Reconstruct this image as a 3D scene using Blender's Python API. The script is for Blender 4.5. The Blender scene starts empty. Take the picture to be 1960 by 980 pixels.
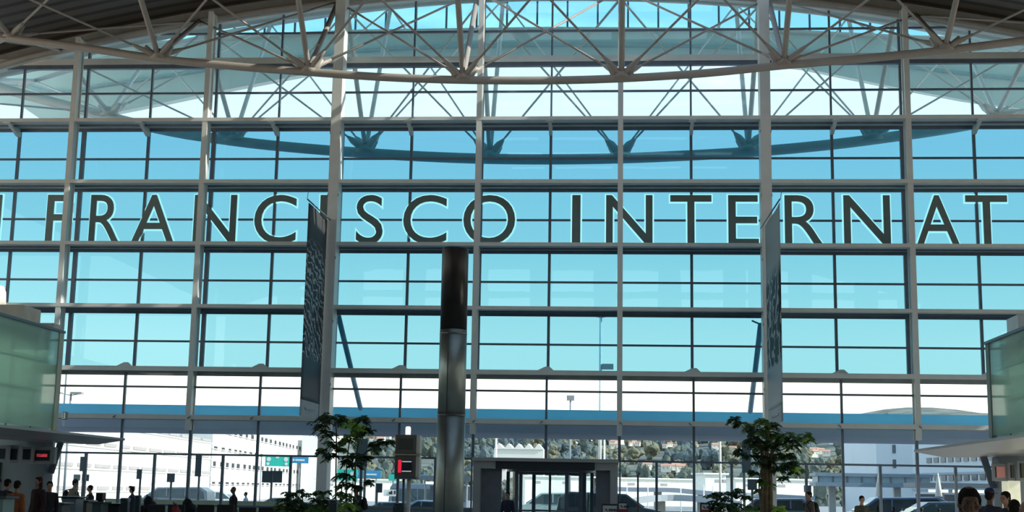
import bpy, math, random
from mathutils import Vector, Matrix, noise

# ------------------------------------------------------------------ camera
F_PX, YAW, PITCH, ROLL = 2597.9, 0.0788, 0.17076, 0.01748
EYE = Vector((0.0, 0.0, 1.65))
sc = bpy.context.scene
C = sc.collection
cy, sy = math.cos(YAW), math.sin(YAW)
fwd = Vector((-sy*math.cos(PITCH), cy*math.cos(PITCH), math.sin(PITCH)))
rgt = Vector((cy, sy, 0)); upv = rgt.cross(fwd)
R_ = rgt*math.cos(ROLL)+upv*math.sin(ROLL)
U_ = -rgt*math.sin(ROLL)+upv*math.cos(ROLL)
cam = bpy.data.cameras.new('camera'); cam.sensor_width = 36; cam.lens = F_PX/1960*36
cam.clip_start = .1; cam.clip_end = 3000
camo = bpy.data.objects.new('camera', cam); C.objects.link(camo)
camo.matrix_world = Matrix(((R_.x, U_.x, -fwd.x, EYE.x), (R_.y, U_.y, -fwd.y, EYE.y), (R_.z, U_.z, -fwd.z, EYE.z), (0, 0, 0, 1)))
sc.camera = camo

def at(x, y, Y):
    d = fwd + R_*((x-980)/F_PX) + U_*((490-y)/F_PX)
    return EYE + d*(Y/d.y)

# ------------------------------------------------------------------ world, sun, exposure
sc.view_settings.view_transform = 'Standard'; sc.view_settings.look = 'None'
sc.view_settings.gamma = 1; sc.view_settings.exposure = 0.0
sc.view_settings.use_curve_mapping = False
sc.cycles.transparent_max_bounces = 40
sc.cycles.max_bounces = 8
sc.cycles.sample_clamp_indirect = 6
w = bpy.data.worlds.new('sky'); sc.world = w; w.use_nodes = True
nt = w.node_tree; N = nt.nodes; L = nt.links; N.clear()
tc = N.new('ShaderNodeTexCoord'); sx = N.new('ShaderNodeSeparateXYZ'); L.new(tc.outputs['Generated'], sx.inputs[0])
cr = N.new('ShaderNodeValToRGB'); L.new(sx.outputs['Z'], cr.inputs[0])
e = cr.color_ramp.elements
e[0].position = 0.0; e[0].color = (1.0, .86, .72, 1)
e[1].position = 1.0; e[1].color = (.16, .30, .52, 1)
for p_, c_ in ((.10, (.95, .87, .76, 1)), (.17, (.62, .72, .70, 1)), (.24, (.50, .63, .70, 1)), (.45, (.34, .5, .68, 1))):
    q = e.new(p_); q.color = c_
mp = N.new('ShaderNodeMapping'); mp.inputs['Scale'].default_value = (2.2, 2.2, 9); L.new(tc.outputs['Generated'], mp.inputs[0])
nz = N.new('ShaderNodeTexNoise'); nz.inputs['Scale'].default_value = 2.6; nz.inputs['Detail'].default_value = 6; L.new(mp.outputs[0], nz.inputs[0])
nr = N.new('ShaderNodeMapRange'); nr.inputs[1].default_value = .52; nr.inputs[2].default_value = .72; nr.inputs[4].default_value = .75; L.new(nz.outputs[0], nr.inputs[0])
el = N.new('ShaderNodeMapRange'); el.inputs[1].default_value = .26; el.inputs[2].default_value = .33; L.new(sx.outputs['Z'], el.inputs[0])
mu = N.new('ShaderNodeMath'); mu.operation = 'MULTIPLY'; L.new(nr.outputs[0], mu.inputs[0]); L.new(el.outputs[0], mu.inputs[1])
mx = N.new('ShaderNodeMixRGB'); L.new(mu.outputs[0], mx.inputs[0]); L.new(cr.outputs[0], mx.inputs[1]); mx.inputs[2].default_value = (.95, .97, 1, 1)
bg = N.new('ShaderNodeBackground'); bg.inputs[1].default_value = 2.0; L.new(mx.outputs[0], bg.inputs[0])
wo = N.new('ShaderNodeOutputWorld'); L.new(bg.outputs[0], wo.inputs[0])
sun = bpy.data.lights.new('sun', 'SUN'); sun.energy = 5.5; sun.angle = .009; sun.color = (1, .95, .85)
suno = bpy.data.objects.new('sun', sun); C.objects.link(suno)
suno.rotation_euler = Vector((.84, -.14, .50)).to_track_quat('Z', 'Y').to_euler()

random.seed(7)
R = random.uniform
# ------------------------------------------------------------------ materials
MATS = {}
def mat(name, col, rough=.6, metal=0, var=.08, scale=3.0, spec=.5, emis=None, es=0, transl=0, bump=0):
    if name in MATS: return MATS[name]
    m = bpy.data.materials.new(name); m.use_nodes = True
    n = m.node_tree.nodes; l = m.node_tree.links; b = n['Principled BSDF']
    t = n.new('ShaderNodeTexCoord'); z = n.new('ShaderNodeTexNoise'); z.inputs['Scale'].default_value = scale; z.inputs['Detail'].default_value = 5
    l.new(t.outputs['Object'], z.inputs[0])
    r = n.new('ShaderNodeValToRGB'); l.new(z.outputs[0], r.inputs[0])
    r.color_ramp.elements[0].position = .3; r.color_ramp.elements[1].position = .7
    r.color_ramp.elements[0].color = (*[max(0, c*(1-var)) for c in col], 1)
    r.color_ramp.elements[1].color = (*[min(1, c*(1+var)) for c in col], 1)
    l.new(r.outputs[0], b.inputs['Base Color'])
    b.inputs['Roughness'].default_value = rough; b.inputs['Metallic'].default_value = metal
    b.inputs['Specular IOR Level'].default_value = spec
    if emis:
        b.inputs['Emission Color'].default_value = (*emis, 1); b.inputs['Emission Strength'].default_value = es
    if bump:
        bp = n.new('ShaderNodeBump'); bp.inputs['Strength'].default_value = bump; l.new(z.outputs[0], bp.inputs['Height']); l.new(bp.outputs[0], b.inputs['Normal'])
    if transl:
        tr = n.new('ShaderNodeBsdfTranslucent'); l.new(r.outputs[0], tr.inputs[0]); ms = n.new('ShaderNodeMixShader'); ms.inputs[0].default_value = transl
        l.new(b.outputs[0], ms.inputs[1]); l.new(tr.outputs[0], ms.inputs[2]); l.new(ms.outputs[0], n['Material Output'].inputs[0])
    MATS[name] = m; return m

def glass(name, tint, refl=.07, rough=.0, milk=0, milkcol=(1, 1, 1)):
    if name in MATS: return MATS[name]
    m = bpy.data.materials.new(name); m.use_nodes = True
    n = m.node_tree.nodes; l = m.node_tree.links; n.clear()
    t = n.new('ShaderNodeBsdfTransparent'); t.inputs[0].default_value = (*tint, 1)
    g = n.new('ShaderNodeBsdfGlossy'); g.inputs['Roughness'].default_value = rough; g.inputs[0].default_value = (.9, .97, 1, 1)
    z = n.new('ShaderNodeTexNoise'); z.inputs['Scale'].default_value = .7
    tcn = n.new('ShaderNodeTexCoord'); l.new(tcn.outputs['Object'], z.inputs[0])
    bp = n.new('ShaderNodeBump'); bp.inputs['Strength'].default_value = .02; bp.inputs['Distance'].default_value = .05; l.new(z.outputs[0], bp.inputs['Height']); l.new(bp.outputs[0], g.inputs['Normal'])
    ms = n.new('ShaderNodeMixShader'); ms.inputs[0].default_value = refl
    l.new(t.outputs[0], ms.inputs[1]); l.new(g.outputs[0], ms.inputs[2])
    out = n.new('ShaderNodeOutputMaterial'); last = ms
    if milk:
        d = n.new('ShaderNodeBsdfDiffuse'); d.inputs[0].default_value = (*milkcol, 1)
        tl = n.new('ShaderNodeBsdfTranslucent'); tl.inputs[0].default_value = (*milkcol, 1)
        a = n.new('ShaderNodeMixShader'); a.inputs[0].default_value = .5; l.new(d.outputs[0], a.inputs[1]); l.new(tl.outputs[0], a.inputs[2])
        b2 = n.new('ShaderNodeMixShader'); b2.inputs[0].default_value = milk; l.new(ms.outputs[0], b2.inputs[1]); l.new(a.outputs[0], b2.inputs[2]); last = b2
    l.new(last.outputs[0], out.inputs[0]); MATS[name] = m; return m

STEEL = mat('painted_steel', (.68, .72, .69), .45, 0, .05, 2)
TRUSS = mat('truss_paint', (.38, .355, .315), .42, 0, .06, 2)
FRAME = mat('dark_frame', (.12, .16, .21), .4, 0, .1, 4)
PALEFRAME = mat('grey_frame', (.34, .35, .36), .4, 0, .05, 4)
GL_T = glass('tinted_glass', (.435, .69, .775), .035)
GL_C = glass('clear_glass', (.93, .985, .98), .03)
GL_P = glass('pale_tinted_glass', (.72, .93, .95), .03)

# ------------------------------------------------------------------ mesh helpers
class MB:
    def __init__(s): s.v = []; s.f = []
    def add(s, vs, fs):
        o = len(s.v); s.v += [tuple(v) for v in vs]; s.f += [tuple(o+i for i in f) for f in fs]; return s
    def box(s, a, b, rot=None, o=None):
        x0, y0, z0 = a; x1, y1, z1 = b
        vs = [Vector(p) for p in ((x0, y0, z0), (x1, y0, z0), (x1, y1, z0), (x0, y1, z0), (x0, y0, z1), (x1, y0, z1), (x1, y1, z1), (x0, y1, z1))]
        if rot is not None: vs = [rot @ (v-o)+o for v in vs]
        return s.add(vs, [(0, 3, 2, 1), (4, 5, 6, 7), (0, 1, 5, 4), (1, 2, 6, 5), (2, 3, 7, 6), (3, 0, 4, 7)])
    def bar(s, p, q, w_, h_=None, up=Vector((0, 0, 1))):
        p = Vector(p); q = Vector(q); h_ = h_ or w_; d = (q-p).normalized()
        if abs(d.dot(up)) > .99: up = Vector((0, 1, 0))
        a = d.cross(up).normalized()*w_/2; b = a.cross(d).normalized()*h_/2
        vs = [p-a-b, p+a-b, p+a+b, p-a+b, q-a-b, q+a-b, q+a+b, q-a+b]
        return s.add(vs, [(0, 1, 2, 3), (7, 6, 5, 4), (0, 4, 5, 1), (1, 5, 6, 2), (2, 6, 7, 3), (3, 7, 4, 0)])
    def tube(s, pts, rad, n=10, caps=True):
        pts = [Vector(p) for p in pts]; k = len(pts)
        if not hasattr(rad, '__len__'): rad = [rad]*k
        base = len(s.v); ref = None
        for i, p in enumerate(pts):
            d = (pts[min(i+1, k-1)]-pts[max(i-1, 0)]).normalized()
            if ref is None:
                ref = Vector((0, 0, 1)) if abs(d.z) < .9 else Vector((0, 1, 0))
            a = d.cross(ref).normalized(); b = a.cross(d).normalized(); ref = b if abs(d.dot(b)) < .9 else ref
            for j in range(n):
                t = 2*math.pi*j/n; s.v.append(tuple(p+(a*math.cos(t)+b*math.sin(t))*rad[i]))
        for i in range(k-1):
            for j in range(n):
                s.f.append((base+i*n+j, base+i*n+(j+1) % n, base+(i+1)*n+(j+1) % n, base+(i+1)*n+j))
        if caps:
            s.f.append(tuple(base+j for j in range(n))[::-1]); s.f.append(tuple(base+(k-1)*n+j for j in range(n)))
        return s
    def ell(s, c, r, nu=14, nv=9, M=None):
        vs = []; fs = []
        c = Vector(c); r = (r, r, r) if not hasattr(r, '__len__') else r
        for i in range(nv+1):
            ph = math.pi*i/nv
            for j in range(nu):
                th = 2*math.pi*j/nu
                v = Vector((r[0]*math.sin(ph)*math.cos(th), r[1]*math.sin(ph)*math.sin(th), r[2]*math.cos(ph)))
                if M is not None: v = M @ v
                vs.append(c+v)
        for i in range(nv):
            for j in range(nu):
                fs.append((i*nu+j, (i+1)*nu+j, (i+1)*nu+(j+1) % nu, i*nu+(j+1) % nu))
        return s.add(vs, fs)
    def prism(s, poly, axis, a, b):
        # poly: list of 2D; axis 'y': (x,z) extruded a..b in y ; 'x': (y,z) ; 'z': (x,y)
        n = len(poly)
        def P(u, v, t): return {'y': (u, t, v), 'x': (t, u, v), 'z': (u, v, t)}[axis]
        vs = [P(u, v, a) for u, v in poly]+[P(u, v, b) for u, v in poly]
        fs = [tuple(range(n)), tuple(range(2*n-1, n-1, -1))]+[(i, (i+1) % n+0, (i+1) % n+n, i+n) for i in range(n)]
        fs = [f if k < 2 else (f[0], f[3], f[2], f[1]) for k, f in enumerate(fs)]
        return s.add(vs, fs)
    def mesh(s, name, m, smooth=False):
        me = bpy.data.meshes.new(name); me.from_pydata(s.v, [], s.f); me.update()
        if m: me.materials.append(m)
        if smooth:
            for p in me.polygons: p.use_smooth = True
        return me
    def build(s, name, m, parent=None, smooth=False, bevel=0, loc=None):
        o = bpy.data.objects.new(name, s.mesh(name, m, smooth)); C.objects.link(o)
        if parent is not None: o.parent = parent
        if loc is not None: o.location = loc
        if bevel:
            b = o.modifiers.new('b', 'BEVEL'); b.width = bevel; b.segments = 2; b.limit_method = 'ANGLE'
        return o

def tag(o, label=None, cat=None, group=None, kind=None):
    if label: o['label'] = label
    if cat: o['category'] = cat
    if group: o['group'] = group
    if kind: o['kind'] = kind
    return o
def thing(name, label, cat, loc=(0, 0, 0), rz=0, group=None):
    o = bpy.data.objects.new(name, None); C.objects.link(o); o.location = loc; o.rotation_euler = (0, 0, rz); o.empty_display_size = .1
    return tag(o, label, cat, group)
def st(o): o['kind'] = 'structure'; return o

D = 48.43           # plane of the steel columns
YG = D+1.25         # plane of the upper glazing
YL = D+.45          # plane of the lower glazing
COLX = [-25.8, -20.65, -15.5, -10.5, -5.14, .09, 5.35, 10.46, 15.66]
BIG = {3, 6}
Z_BEAM = [15.26, 12.88, 10.53, 8.19, 5.89]
Z_LOW = 4.02
Z_CL = 17.88
def arch(x): return 20.52-.0062*(x+2.7)**2

# ------------------------------------------------------------------ floor, ground, ceiling, rear of the hall
FLOOR = mat('terrazzo_floor', (.50, .49, .46), .25, 0, .12, 9)
st(MB().box((-32, -9.4, -.3), (30, D+.9, 0)).build('floor', FLOOR))
ASPH = mat('road_surface', (.30, .30, .31), .85, 0, .12, .6)
st(MB().box((-260, D+.9, -1.5), (300, 250, -.25)).build('trim_1', ASPH))
WOOD = bpy.data.materials.new('ceiling_slats'); WOOD.use_nodes = True
n = WOOD.node_tree.nodes; l = WOOD.node_tree.links; b = n['Principled BSDF']
t = n.new('ShaderNodeTexCoord'); wv = n.new('ShaderNodeTexWave'); wv.bands_direction = 'Y'; wv.inputs['Scale'].default_value = .42; wv.inputs['Distortion'].default_value = .15
l.new(t.outputs['Object'], wv.inputs[0]); r = n.new('ShaderNodeValToRGB'); l.new(wv.outputs[0], r.inputs[0])
r.color_ramp.elements[0].color = (.035, .028, .022, 1); r.color_ramp.elements[0].position = .1; r.color_ramp.elements[1].color = (.115, .092, .07, 1); r.color_ramp.elements[1].position = .5
l.new(r.outputs[0], b.inputs['Base Color']); b.inputs['Roughness'].default_value = .6
def arch_slab(x0, x1, y0, y1, zf, th, nx=24):
    m = MB(); xs = [x0+(x1-x0)*i/nx for i in range(nx+1)]
    poly = [(x, zf(x)) for x in xs]+[(x, zf(x)+th) for x in reversed(xs)]
    # strip faces instead of one ngon
    vs = []; fs = []
    for x in xs:
        vs += [(x, y0, zf(x)), (x, y1, zf(x)), (x, y0, zf(x)+th), (x, y1, zf(x)+th)]
    for i in range(nx):
        a = 4*i; c = a+4
        fs += [(a, a+1, c+1, c), (a+2, c+2, c+3, a+3), (a, c, c+2, a+2), (a+1, a+3, c+3, c+1)]
    fs += [(0, 2, 3, 1), (4*nx, 4*nx+1, 4*nx+3, 4*nx+2)]
    return m.add(vs, fs)
def cz(x): return arch(x)+.55
BY = -9.0
for k, (x0, x1) in enumerate(((-32, -6.5), (6.5, 30))):
    st(arch_slab(x0, x1, BY, YG+.1, cz, .4).build('ceiling' if k == 0 else 'ceiling.001', WOOD))
m = MB()
zc_ = cz(6.5)
m.box((-6.5, BY, zc_-.1), (6.5, 16, zc_+.5))
y = 18.2
while y < 49:
    m.box((-6.5, y, zc_-.1), (6.5, y+1.2, zc_+.3)); y += 3.4
for x in (-4.4, -.3, 3.8): m.box((x, 16, zc_+.3), (x+.6, 49.3, zc_+.6))
st(m.build('ceiling.002', WOOD))
WALLM = mat('hall_wall', (.42, .41, .38), .8, 0, .05, 1)
st(MB().box((-32.3, BY, 0), (-32, D+.9, 9)).build('wall_left', WALLM))
st(MB().box((30, BY, 0), (30.3, D+.9, 9)).build('wall_right', WALLM))
m = MB(); m.box((-32, BY-.4, 0), (30, BY, 15.6)); m.box((-32, BY-.4, 17.0), (30, BY, 17.5)); m.box((-32, BY-.4, 19.3), (30, BY, 20.9))
for i in range(13):
    u = -32+62*i/12; m.box((u-.9, BY-.4, 15.6), (u+.9, BY, 19.3))
st(m.build('wall_back', WALLM))

# ------------------------------------------------------------------ steel columns and beams
def ordn(i): return ['outermost left', 'leftmost in view', 'second from the left', 'thick banner-bearing left', 'fourth from the left', 'middle', 'thick banner-bearing right', 'slim right-hand', 'outermost right'][i]
CL_LABEL = ['slim grey steel column just outside the left edge of the glass wall',
 'slim grey steel column crossing the letter F, sunlit near its top',
 'slim grey steel column crossing the first letter N of the lettering',
 'thick grey steel column beside the dark banner on the left',
 'slim grey steel column right behind the tall dark topped cylinder',
 'slim grey steel column in the middle, rising above the glass door portal',
 'thick grey steel column beside the narrow banner on the right',
 'slim grey steel column between the letters N and A on the right',
 'slim grey steel column just outside the right edge of the glass wall']
for i, X in enumerate(COLX):
    top = arch(X)-.05
    c = thing('steel_column', CL_LABEL[i], 'column', (X, D, 0), 0, None)
    if i in BIG:
        MB().box((-.19, -.05, 0), (.19, .62, top+.2)).build('shaft', STEEL, c, bevel=.015)
        for z in Z_BEAM+[Z_LOW]:
            m = MB(); m.box((-.2, -.08, z-.65), (-.185, -.0, z-.55)); m.box((.185, -.08, z-.65), (.2, 0, z-.55)); m.build('bolt_plate', FRAME, c)
        MB().box((-.3, -.2, 0), (.3, .75, .12)).build('base_plate', FRAME, c)
    else:
        m = MB(); z0 = 3.6
        m.box((-.095, -.02, z0), (.095, .04, top)); m.box((-.05, .04, z0), (.05, .42, top)); m.box((-.095, .42, z0), (.095, .48, top))
        m.build('shaft', STEEL, c)
BL = ['deep grey steel beam with dark soffit below the clerestory', 'grey steel beam just above the big lettering',
      'grey steel beam cutting the feet of the big lettering', 'grey steel beam two levels below the lettering',
      'grey steel beam where tinted glass meets the clear lower glass']
XA, XB = -26.5, 16.4
for k, z in enumerate(Z_BEAM):
    bm_ = thing('steel_beam', BL[k], 'beam', (0, D, z))
    m = MB(); h = .13 if k < 4 else .17
    m.box((XA, -.03, -h), (XB, .03, 0)); m.build('front_flange', STEEL, bm_)
    if k < 4:
        MB().box((XA, .03, -.10), (XB, 1.2, -.04)).build('soffit_plate', STEEL, bm_)
        m = MB(); m.box((XA, .55, -.17), (XB, .6, -.10)); m.box((XA, 1.12, -.22), (XB, 1.2, -.10)); m.build('web', FRAME, bm_)
    else:
        MB().box((XA, .03, -.12), (XB, 1.2, -.04)).build('soffit_plate', STEEL, bm_)
        MB().box((XA, .45, -.3), (XB, .52, -.12)).build('head_rail', PALEFRAME, bm_)
    if k == 0:
        for i in range(len(COLX)-1):
            xm = (COLX[i]+COLX[i+1])/2
            m = MB(); m.prism([(.1, -.12), (1.2, -.12), (1.2, -.42), (1.02, -.42)], 'x', xm-.06, xm+.06); m.box((xm-.13, .02, -.17), (xm+.13, .3, -.13))
            m.build('bracket', STEEL, bm_)
    if k == 4:
        for i in range(len(COLX)-1):
            xm = (COLX[i]+COLX[i+1])/2
            MB().prism([(xm-.38, 0), (xm+.28, 0), (xm+.1, .16), (xm-.05, .16)], 'y', .3, .36).build('bracket', STEEL, bm_)
bm_ = thing('steel_beam', 'thin grey steel beam across the clerestory glass behind the truss', 'beam', (0, YG, Z_CL))
MB().box((XA, -.12, -.14), (XB, .02, .1)).build('front_flange', STEEL, bm_); MB().box((XA, -.08, -.3), (XB, .1, -.14)).build('web', FRAME, bm_)
bm_ = thing('steel_beam', 'grey steel beam over the storefront glazing and the door portal', 'beam', (0, D, Z_LOW))
MB().box((XA, -.05, -.05), (XB, .05, .12)).build('front_flange', STEEL, bm_); MB().box((XA, .05, -.06), (XB, .6, .08)).build('web', FRAME, bm_)
for i in range(len(COLX)-1):
    xm = (COLX[i]+COLX[i+1])/2
    for xx in (xm-.15, COLX[i]+.05):
        s_ = 1 if xx > 0 else -1
        MB().bar((xx-s_*.05, -.08, .06), (xx+s_*.04, -.08, -.02), .03).build('bolt', FRAME, bm_)
# arched top beam
bm_ = thing('arched_beam', 'long gently arched grey beam closing the top of the glass wall', 'beam', (0, YG, 0))
m = arch_slab(XA, XB, -.2, .1, lambda x: arch(x)-.14, .24, 40); m.build('front_flange', STEEL, bm_)
# arched fascia between top beam and ceiling
FROST = glass('frosted_glass', (.55, .68, .66), .05, .1, .55, (.50, .62, .58))

# ------------------------------------------------------------------ windows: one per bay and row
wn = 0
rows = [(Z_BEAM[1]+0, Z_BEAM[0]-.2, GL_T, YG), (Z_BEAM[2], Z_BEAM[1]-.2, GL_T, YG), (Z_BEAM[3], Z_BEAM[2]-.2, GL_T, YG), (Z_BEAM[4], Z_BEAM[3]-.2, GL_T, YG)]
def window(x0, x1, z0, z1f, z1, gl, Y, mids, trs, wside=.075, half=.05):
    """frame with mullions at x0 side, mids, transoms trs"""
    global wn
    wn += 1
    m = MB()
    m.box((x0, Y-.07, z0), (x0+wside, Y+.07, z1)); m.box((x1-wside, Y-.07, z0), (x1, Y+.07, z1))
    for xm, za, zb in mids: m.box((xm-half, Y-.06, za), (xm+half, Y+.06, zb))
    for z in trs: m.box((x0, Y-.045, z-.035), (x1, Y+.045, z+.035))
    f = st(m.build('window_%d' % wn, FRAME))
    g = MB().box((x0+.01, Y-.012, z0), (x1-.01, Y+.012, z1)).build('pane', gl, f)
    return f
for i in range(len(COLX)-1):
    x0, x1 = COLX[i], COLX[i+1]; xm = (x0+x1)/2
    for z0, z1, gl, Y in rows:
        zt = z1-(z1-z0)*.50
        window(x0, x1, z0, z1, z1, gl, Y, [(xm, z0, z1)], [zt])
    # clerestory, two rows
    window(x0, x1, Z_BEAM[0], 0, Z_CL-.1, GL_C, YG, [(xm, Z_BEAM[0], Z_CL-.1)], [Z_BEAM[0]+1.33], .045, .035)
    wn += 1
    m = MB(); Y = YG; z0 = Z_CL+.1
    za, zb = arch(x0)-.1, arch(x1)-.1
    m.box((x0, Y-.07, z0), (x0+.045, Y+.07, za)); m.box((x1-.045, Y-.07, z0), (x1, Y+.07, zb)); m.box((xm-.035, Y-.06, z0), (xm+.035, Y+.06, arch(xm)-.1))
    m.box((x0, Y-.045, Z_CL+1.07), (x1, Y+.045, Z_CL+1.14))
    f = st(m.build('window_%d' % wn, FRAME))
    MB().prism([(x0+.01, z0), (x1-.01, z0), (x1-.01, zb), (xm, arch(xm)-.1), (x0+.01, za)], 'y', Y-.012, Y+.012).build('pane', GL_C, f)
    # lower clear row
    window(x0, x1, Z_LOW+.1, 0, Z_BEAM[4]-.2, GL_C, YL, [(xm, Z_LOW+.1, Z_BEAM[4]-.2)], [Z_BEAM[4]-.72], .045, .04)
    # storefront
    mids = [(xm, 0, Z_LOW), (x0+(xm-x0)/2, 0, 2.73), (xm+(x1-xm)/2, 0, 2.73)]
    if i == 4:
        mids = [(xm, 2.7, Z_LOW)]
        window(x0, x1, 2.72, 0, Z_LOW-.05, GL_C, YL, mids, [2.73], .05, .045)
    else:
        window(x0, x1, 0, 0, Z_LOW-.05, GL_C, YL, mids, [2.73, .9], .05, .045)
# vertical beam fascia under arch between beam and ceiling
st(arch_slab(XA, XB, YG-.05, YG+.05, lambda x: arch(x)+.1, .46, 40).build('trim_2', mat('pale_fascia', (.30, .31, .29), .6)))

# ------------------------------------------------------------------ the lettering
LET = mat('letter_face', (.16, .215, .21), .5)
LETO = mat('letter_edge_glow', (.12, .2, .22), .5, emis=(.36, .90, .96), es=1.0)  # emission added: the border glows in place of sky showing through it
letters = [('N', -88, 3, 'last letter N of the word cut off at the left edge'), ('F', 87, 138, 'dark letter F behind the leftmost slim column'),
 ('R', 170, 233, 'dark letter R right after the letter F'), ('A', 251, 337, 'dark letter A between R and N on the left'),
 ('N', 369, 454, 'dark letter N crossed by the second slim column'), ('C', 485, 569, 'dark letter C left of the hanging banner'),
 ('I', 610, 630, 'dark letter I mostly hidden by the thick left column'), ('S', 680, 735, 'dark letter S right of the thick left column'),
 ('C', 770, 857, 'dark letter C between the letters S and O'), ('O', 885, 988, 'dark round letter O crossed by a slim column'),
 ('I', 1093, 1113, 'dark letter I standing alone at the start of the second word'), ('N', 1158, 1251, 'dark letter N crossed by the middle column'),
 ('T', 1281, 1364, 'dark letter T between N and E in the middle'), ('E', 1392, 1454, 'dark letter E left of the thick right column'),
 ('R', 1500, 1578, 'dark letter R right of the narrow banner'), ('N', 1613, 1706, 'dark letter N between R and A on the right'),
 ('A', 1751, 1838, 'dark letter A right of the slim right-hand column'), ('T', 1847, 1931, 'dark letter T at the right end of the lettering')]
def glyph(ch, off, ext):
    cu = bpy.data.curves.new('t', 'FONT'); cu.body = ch; cu.size = 1; cu.offset = off; cu.extrude = ext; cu.resolution_u = 6
    o = bpy.data.objects.new('t', cu); C.objects.link(o)
    dg = bpy.context.evaluated_depsgraph_get(); me = bpy.data.meshes.new_from_object(o.evaluated_get(dg))
    bpy.data.objects.remove(o); return me
for ch, xa, xb, lab in letters:
    Y = YG-.1
    a = at(xa+2, 420, Y); b_ = at(xb-2, 420, Y); xmid = (xa+xb)/2
    zt = at(980, 373.5, Y).z; zb = at(980, 468, Y).z
    root = thing('letter', lab+', outlined in bright cyan', 'letter', (a.x, Y, zb), 0, 'lettering along the glass wall')
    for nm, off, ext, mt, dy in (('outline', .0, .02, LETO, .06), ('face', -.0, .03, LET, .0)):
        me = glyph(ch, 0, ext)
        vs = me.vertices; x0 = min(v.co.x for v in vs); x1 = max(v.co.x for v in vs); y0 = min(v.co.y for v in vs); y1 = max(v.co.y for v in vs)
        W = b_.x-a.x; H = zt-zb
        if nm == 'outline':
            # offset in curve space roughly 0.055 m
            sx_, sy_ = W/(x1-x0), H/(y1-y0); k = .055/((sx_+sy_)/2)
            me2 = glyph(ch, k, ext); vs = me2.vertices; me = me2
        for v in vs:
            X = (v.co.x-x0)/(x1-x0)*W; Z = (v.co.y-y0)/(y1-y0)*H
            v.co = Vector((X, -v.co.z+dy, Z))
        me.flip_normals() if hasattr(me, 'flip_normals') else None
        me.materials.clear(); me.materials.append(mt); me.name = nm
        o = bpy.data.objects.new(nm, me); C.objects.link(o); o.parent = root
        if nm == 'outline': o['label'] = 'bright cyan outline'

# ------------------------------------------------------------------ roof trusses
def chord_pts(pts, Y):
    return [at(x, y, Y) for x, y in pts]
near_px = [(-130, 42), (0, 70), (150, 90), (300, 112), (450, 127), (590, 138), (740, 148), (885, 153), (1040, 154), (1190, 150), (1350, 140), (1500, 125), (1655, 112), (1810, 96), (1960, 78), (2110, 58)]
YN, YF, YM = 45.0, 55.4, 50.15
near = chord_pts(near_px, YN)
def zin(P, X):
    for a, b in zip(P, P[1:]):
        if a.x <= X <= b.x: return a.z+(b.z-a.z)*(X-a.x)/(b.x-a.x)
    return (P[0] if X < P[0].x else P[-1]).z
def smooth_curve(P, n=6):
    out = []
    for i in range(len(P)-1):
        p0 = P[max(i-1, 0)]; p1 = P[i]; p2 = P[i+1]; p3 = P[min(i+2, len(P)-1)]
        for k in range(n):
            t = k/n; out.append(.5*((2*p1)+(-p0+p2)*t+(2*p0-5*p1+4*p2-p3)*t*t+(-p0+3*p1-3*p2+p3)*t**3))
    out.append(P[-1]); return out
def truss(name, label, Y, P, nodes, ys, topdy, dia, zt0, matl, gus=1.0):
    zt = None
    root = thing(name, label, 'truss', (0, 0, 0))
    MB().tube(smooth_curve(P), dia/2, 14).build('bottom_chord', matl, root, True)
    tops = []
    for s, Yt in zip((-1, 1), ys):
        pts = [Vector((x, Yt, zt0(x)+(topdy if Yt > Y else 0))) for x in [P[0].x+(P[-1].x-P[0].x)*i/24 for i in range(25)]]
        MB().tube(pts, .11, 10).build('top_chord', matl, root, True)
    N_ = [Vector((x, Y, zin(P, x)+dia*.3)) for x in nodes]
    def T(i, Yt):
        x = N_[i].x if 0 <= i < len(N_) else (N_[0].x-5.2 if i < 0 else N_[-1].x+5.2)
        return Vector((x, Yt, zt0(x)+(topdy if Yt > Y else 0)))
    for i, p in enumerate(N_):
        g = MB(); 
        for Yt in ys:
            q = T(i, Yt); d = (q-p).normalized()
            MB().tube([p, p+d*.5, q], [.085, .1, .1], 10).build('strut', matl, root, True)
            for s in (-1, 1):
                q2 = T(i+s, Yt); d2 = (q2-p).normalized(); ps = p+d2*.25
                MB().tube([ps, q2], .042, 8).build('tie_rod', matl, root, True)
                # gusset lug: tapered plate-like cone towards the rod
                g.tube([p+Vector((0, 0, -.05)), p+d2*.35, p+d2*.7, p+d2*1.0], [.10*gus, .10*gus, .09*gus, .05], 8)
        g.prism([(p.x-.30, p.z-.12), (p.x+.30, p.z-.12), (p.x+.52, p.z+.34), (p.x+.44, p.z+.42), (p.x+.14, p.z+.16), (p.x-.14, p.z+.16), (p.x-.44, p.z+.42), (p.x-.52, p.z+.34)], 'y', p.y-.05, p.y+.05)
        g.tube([p-Vector((0, 0, dia*.35)), p+Vector((0, 0, .25))], [.3*gus, .16*gus], 10)
        g.build('gusset', matl, root, True)
    return root
nodes_near = [at(x, 110, YN).x for x in (-275, 15, 303, 592, 887, 1190, 1500, 1810, 2115)]
truss('roof_truss', 'large pale grey roof truss in the foreground above the glass wall', YN, near, nodes_near, (YN-4.3, YN+4.3), 0, .28, arch, TRUSS, 1.0)
far_px = [(-60, 150), (80, 190), (300, 246), (448, 270), (570, 283), (700, 293), (820, 300), (935, 304), (1060, 305), (1187, 303), (1310, 298), (1432, 291), (1550, 281), (1670, 267), (1850, 240), (2050, 196), (2200, 160)]
far = chord_pts(far_px, YF)
nodes_far = [at(x, 280, YF).x for x in (-40, 205, 448, 700, 938, 1187, 1432, 1670, 1910, 2150)]
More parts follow.
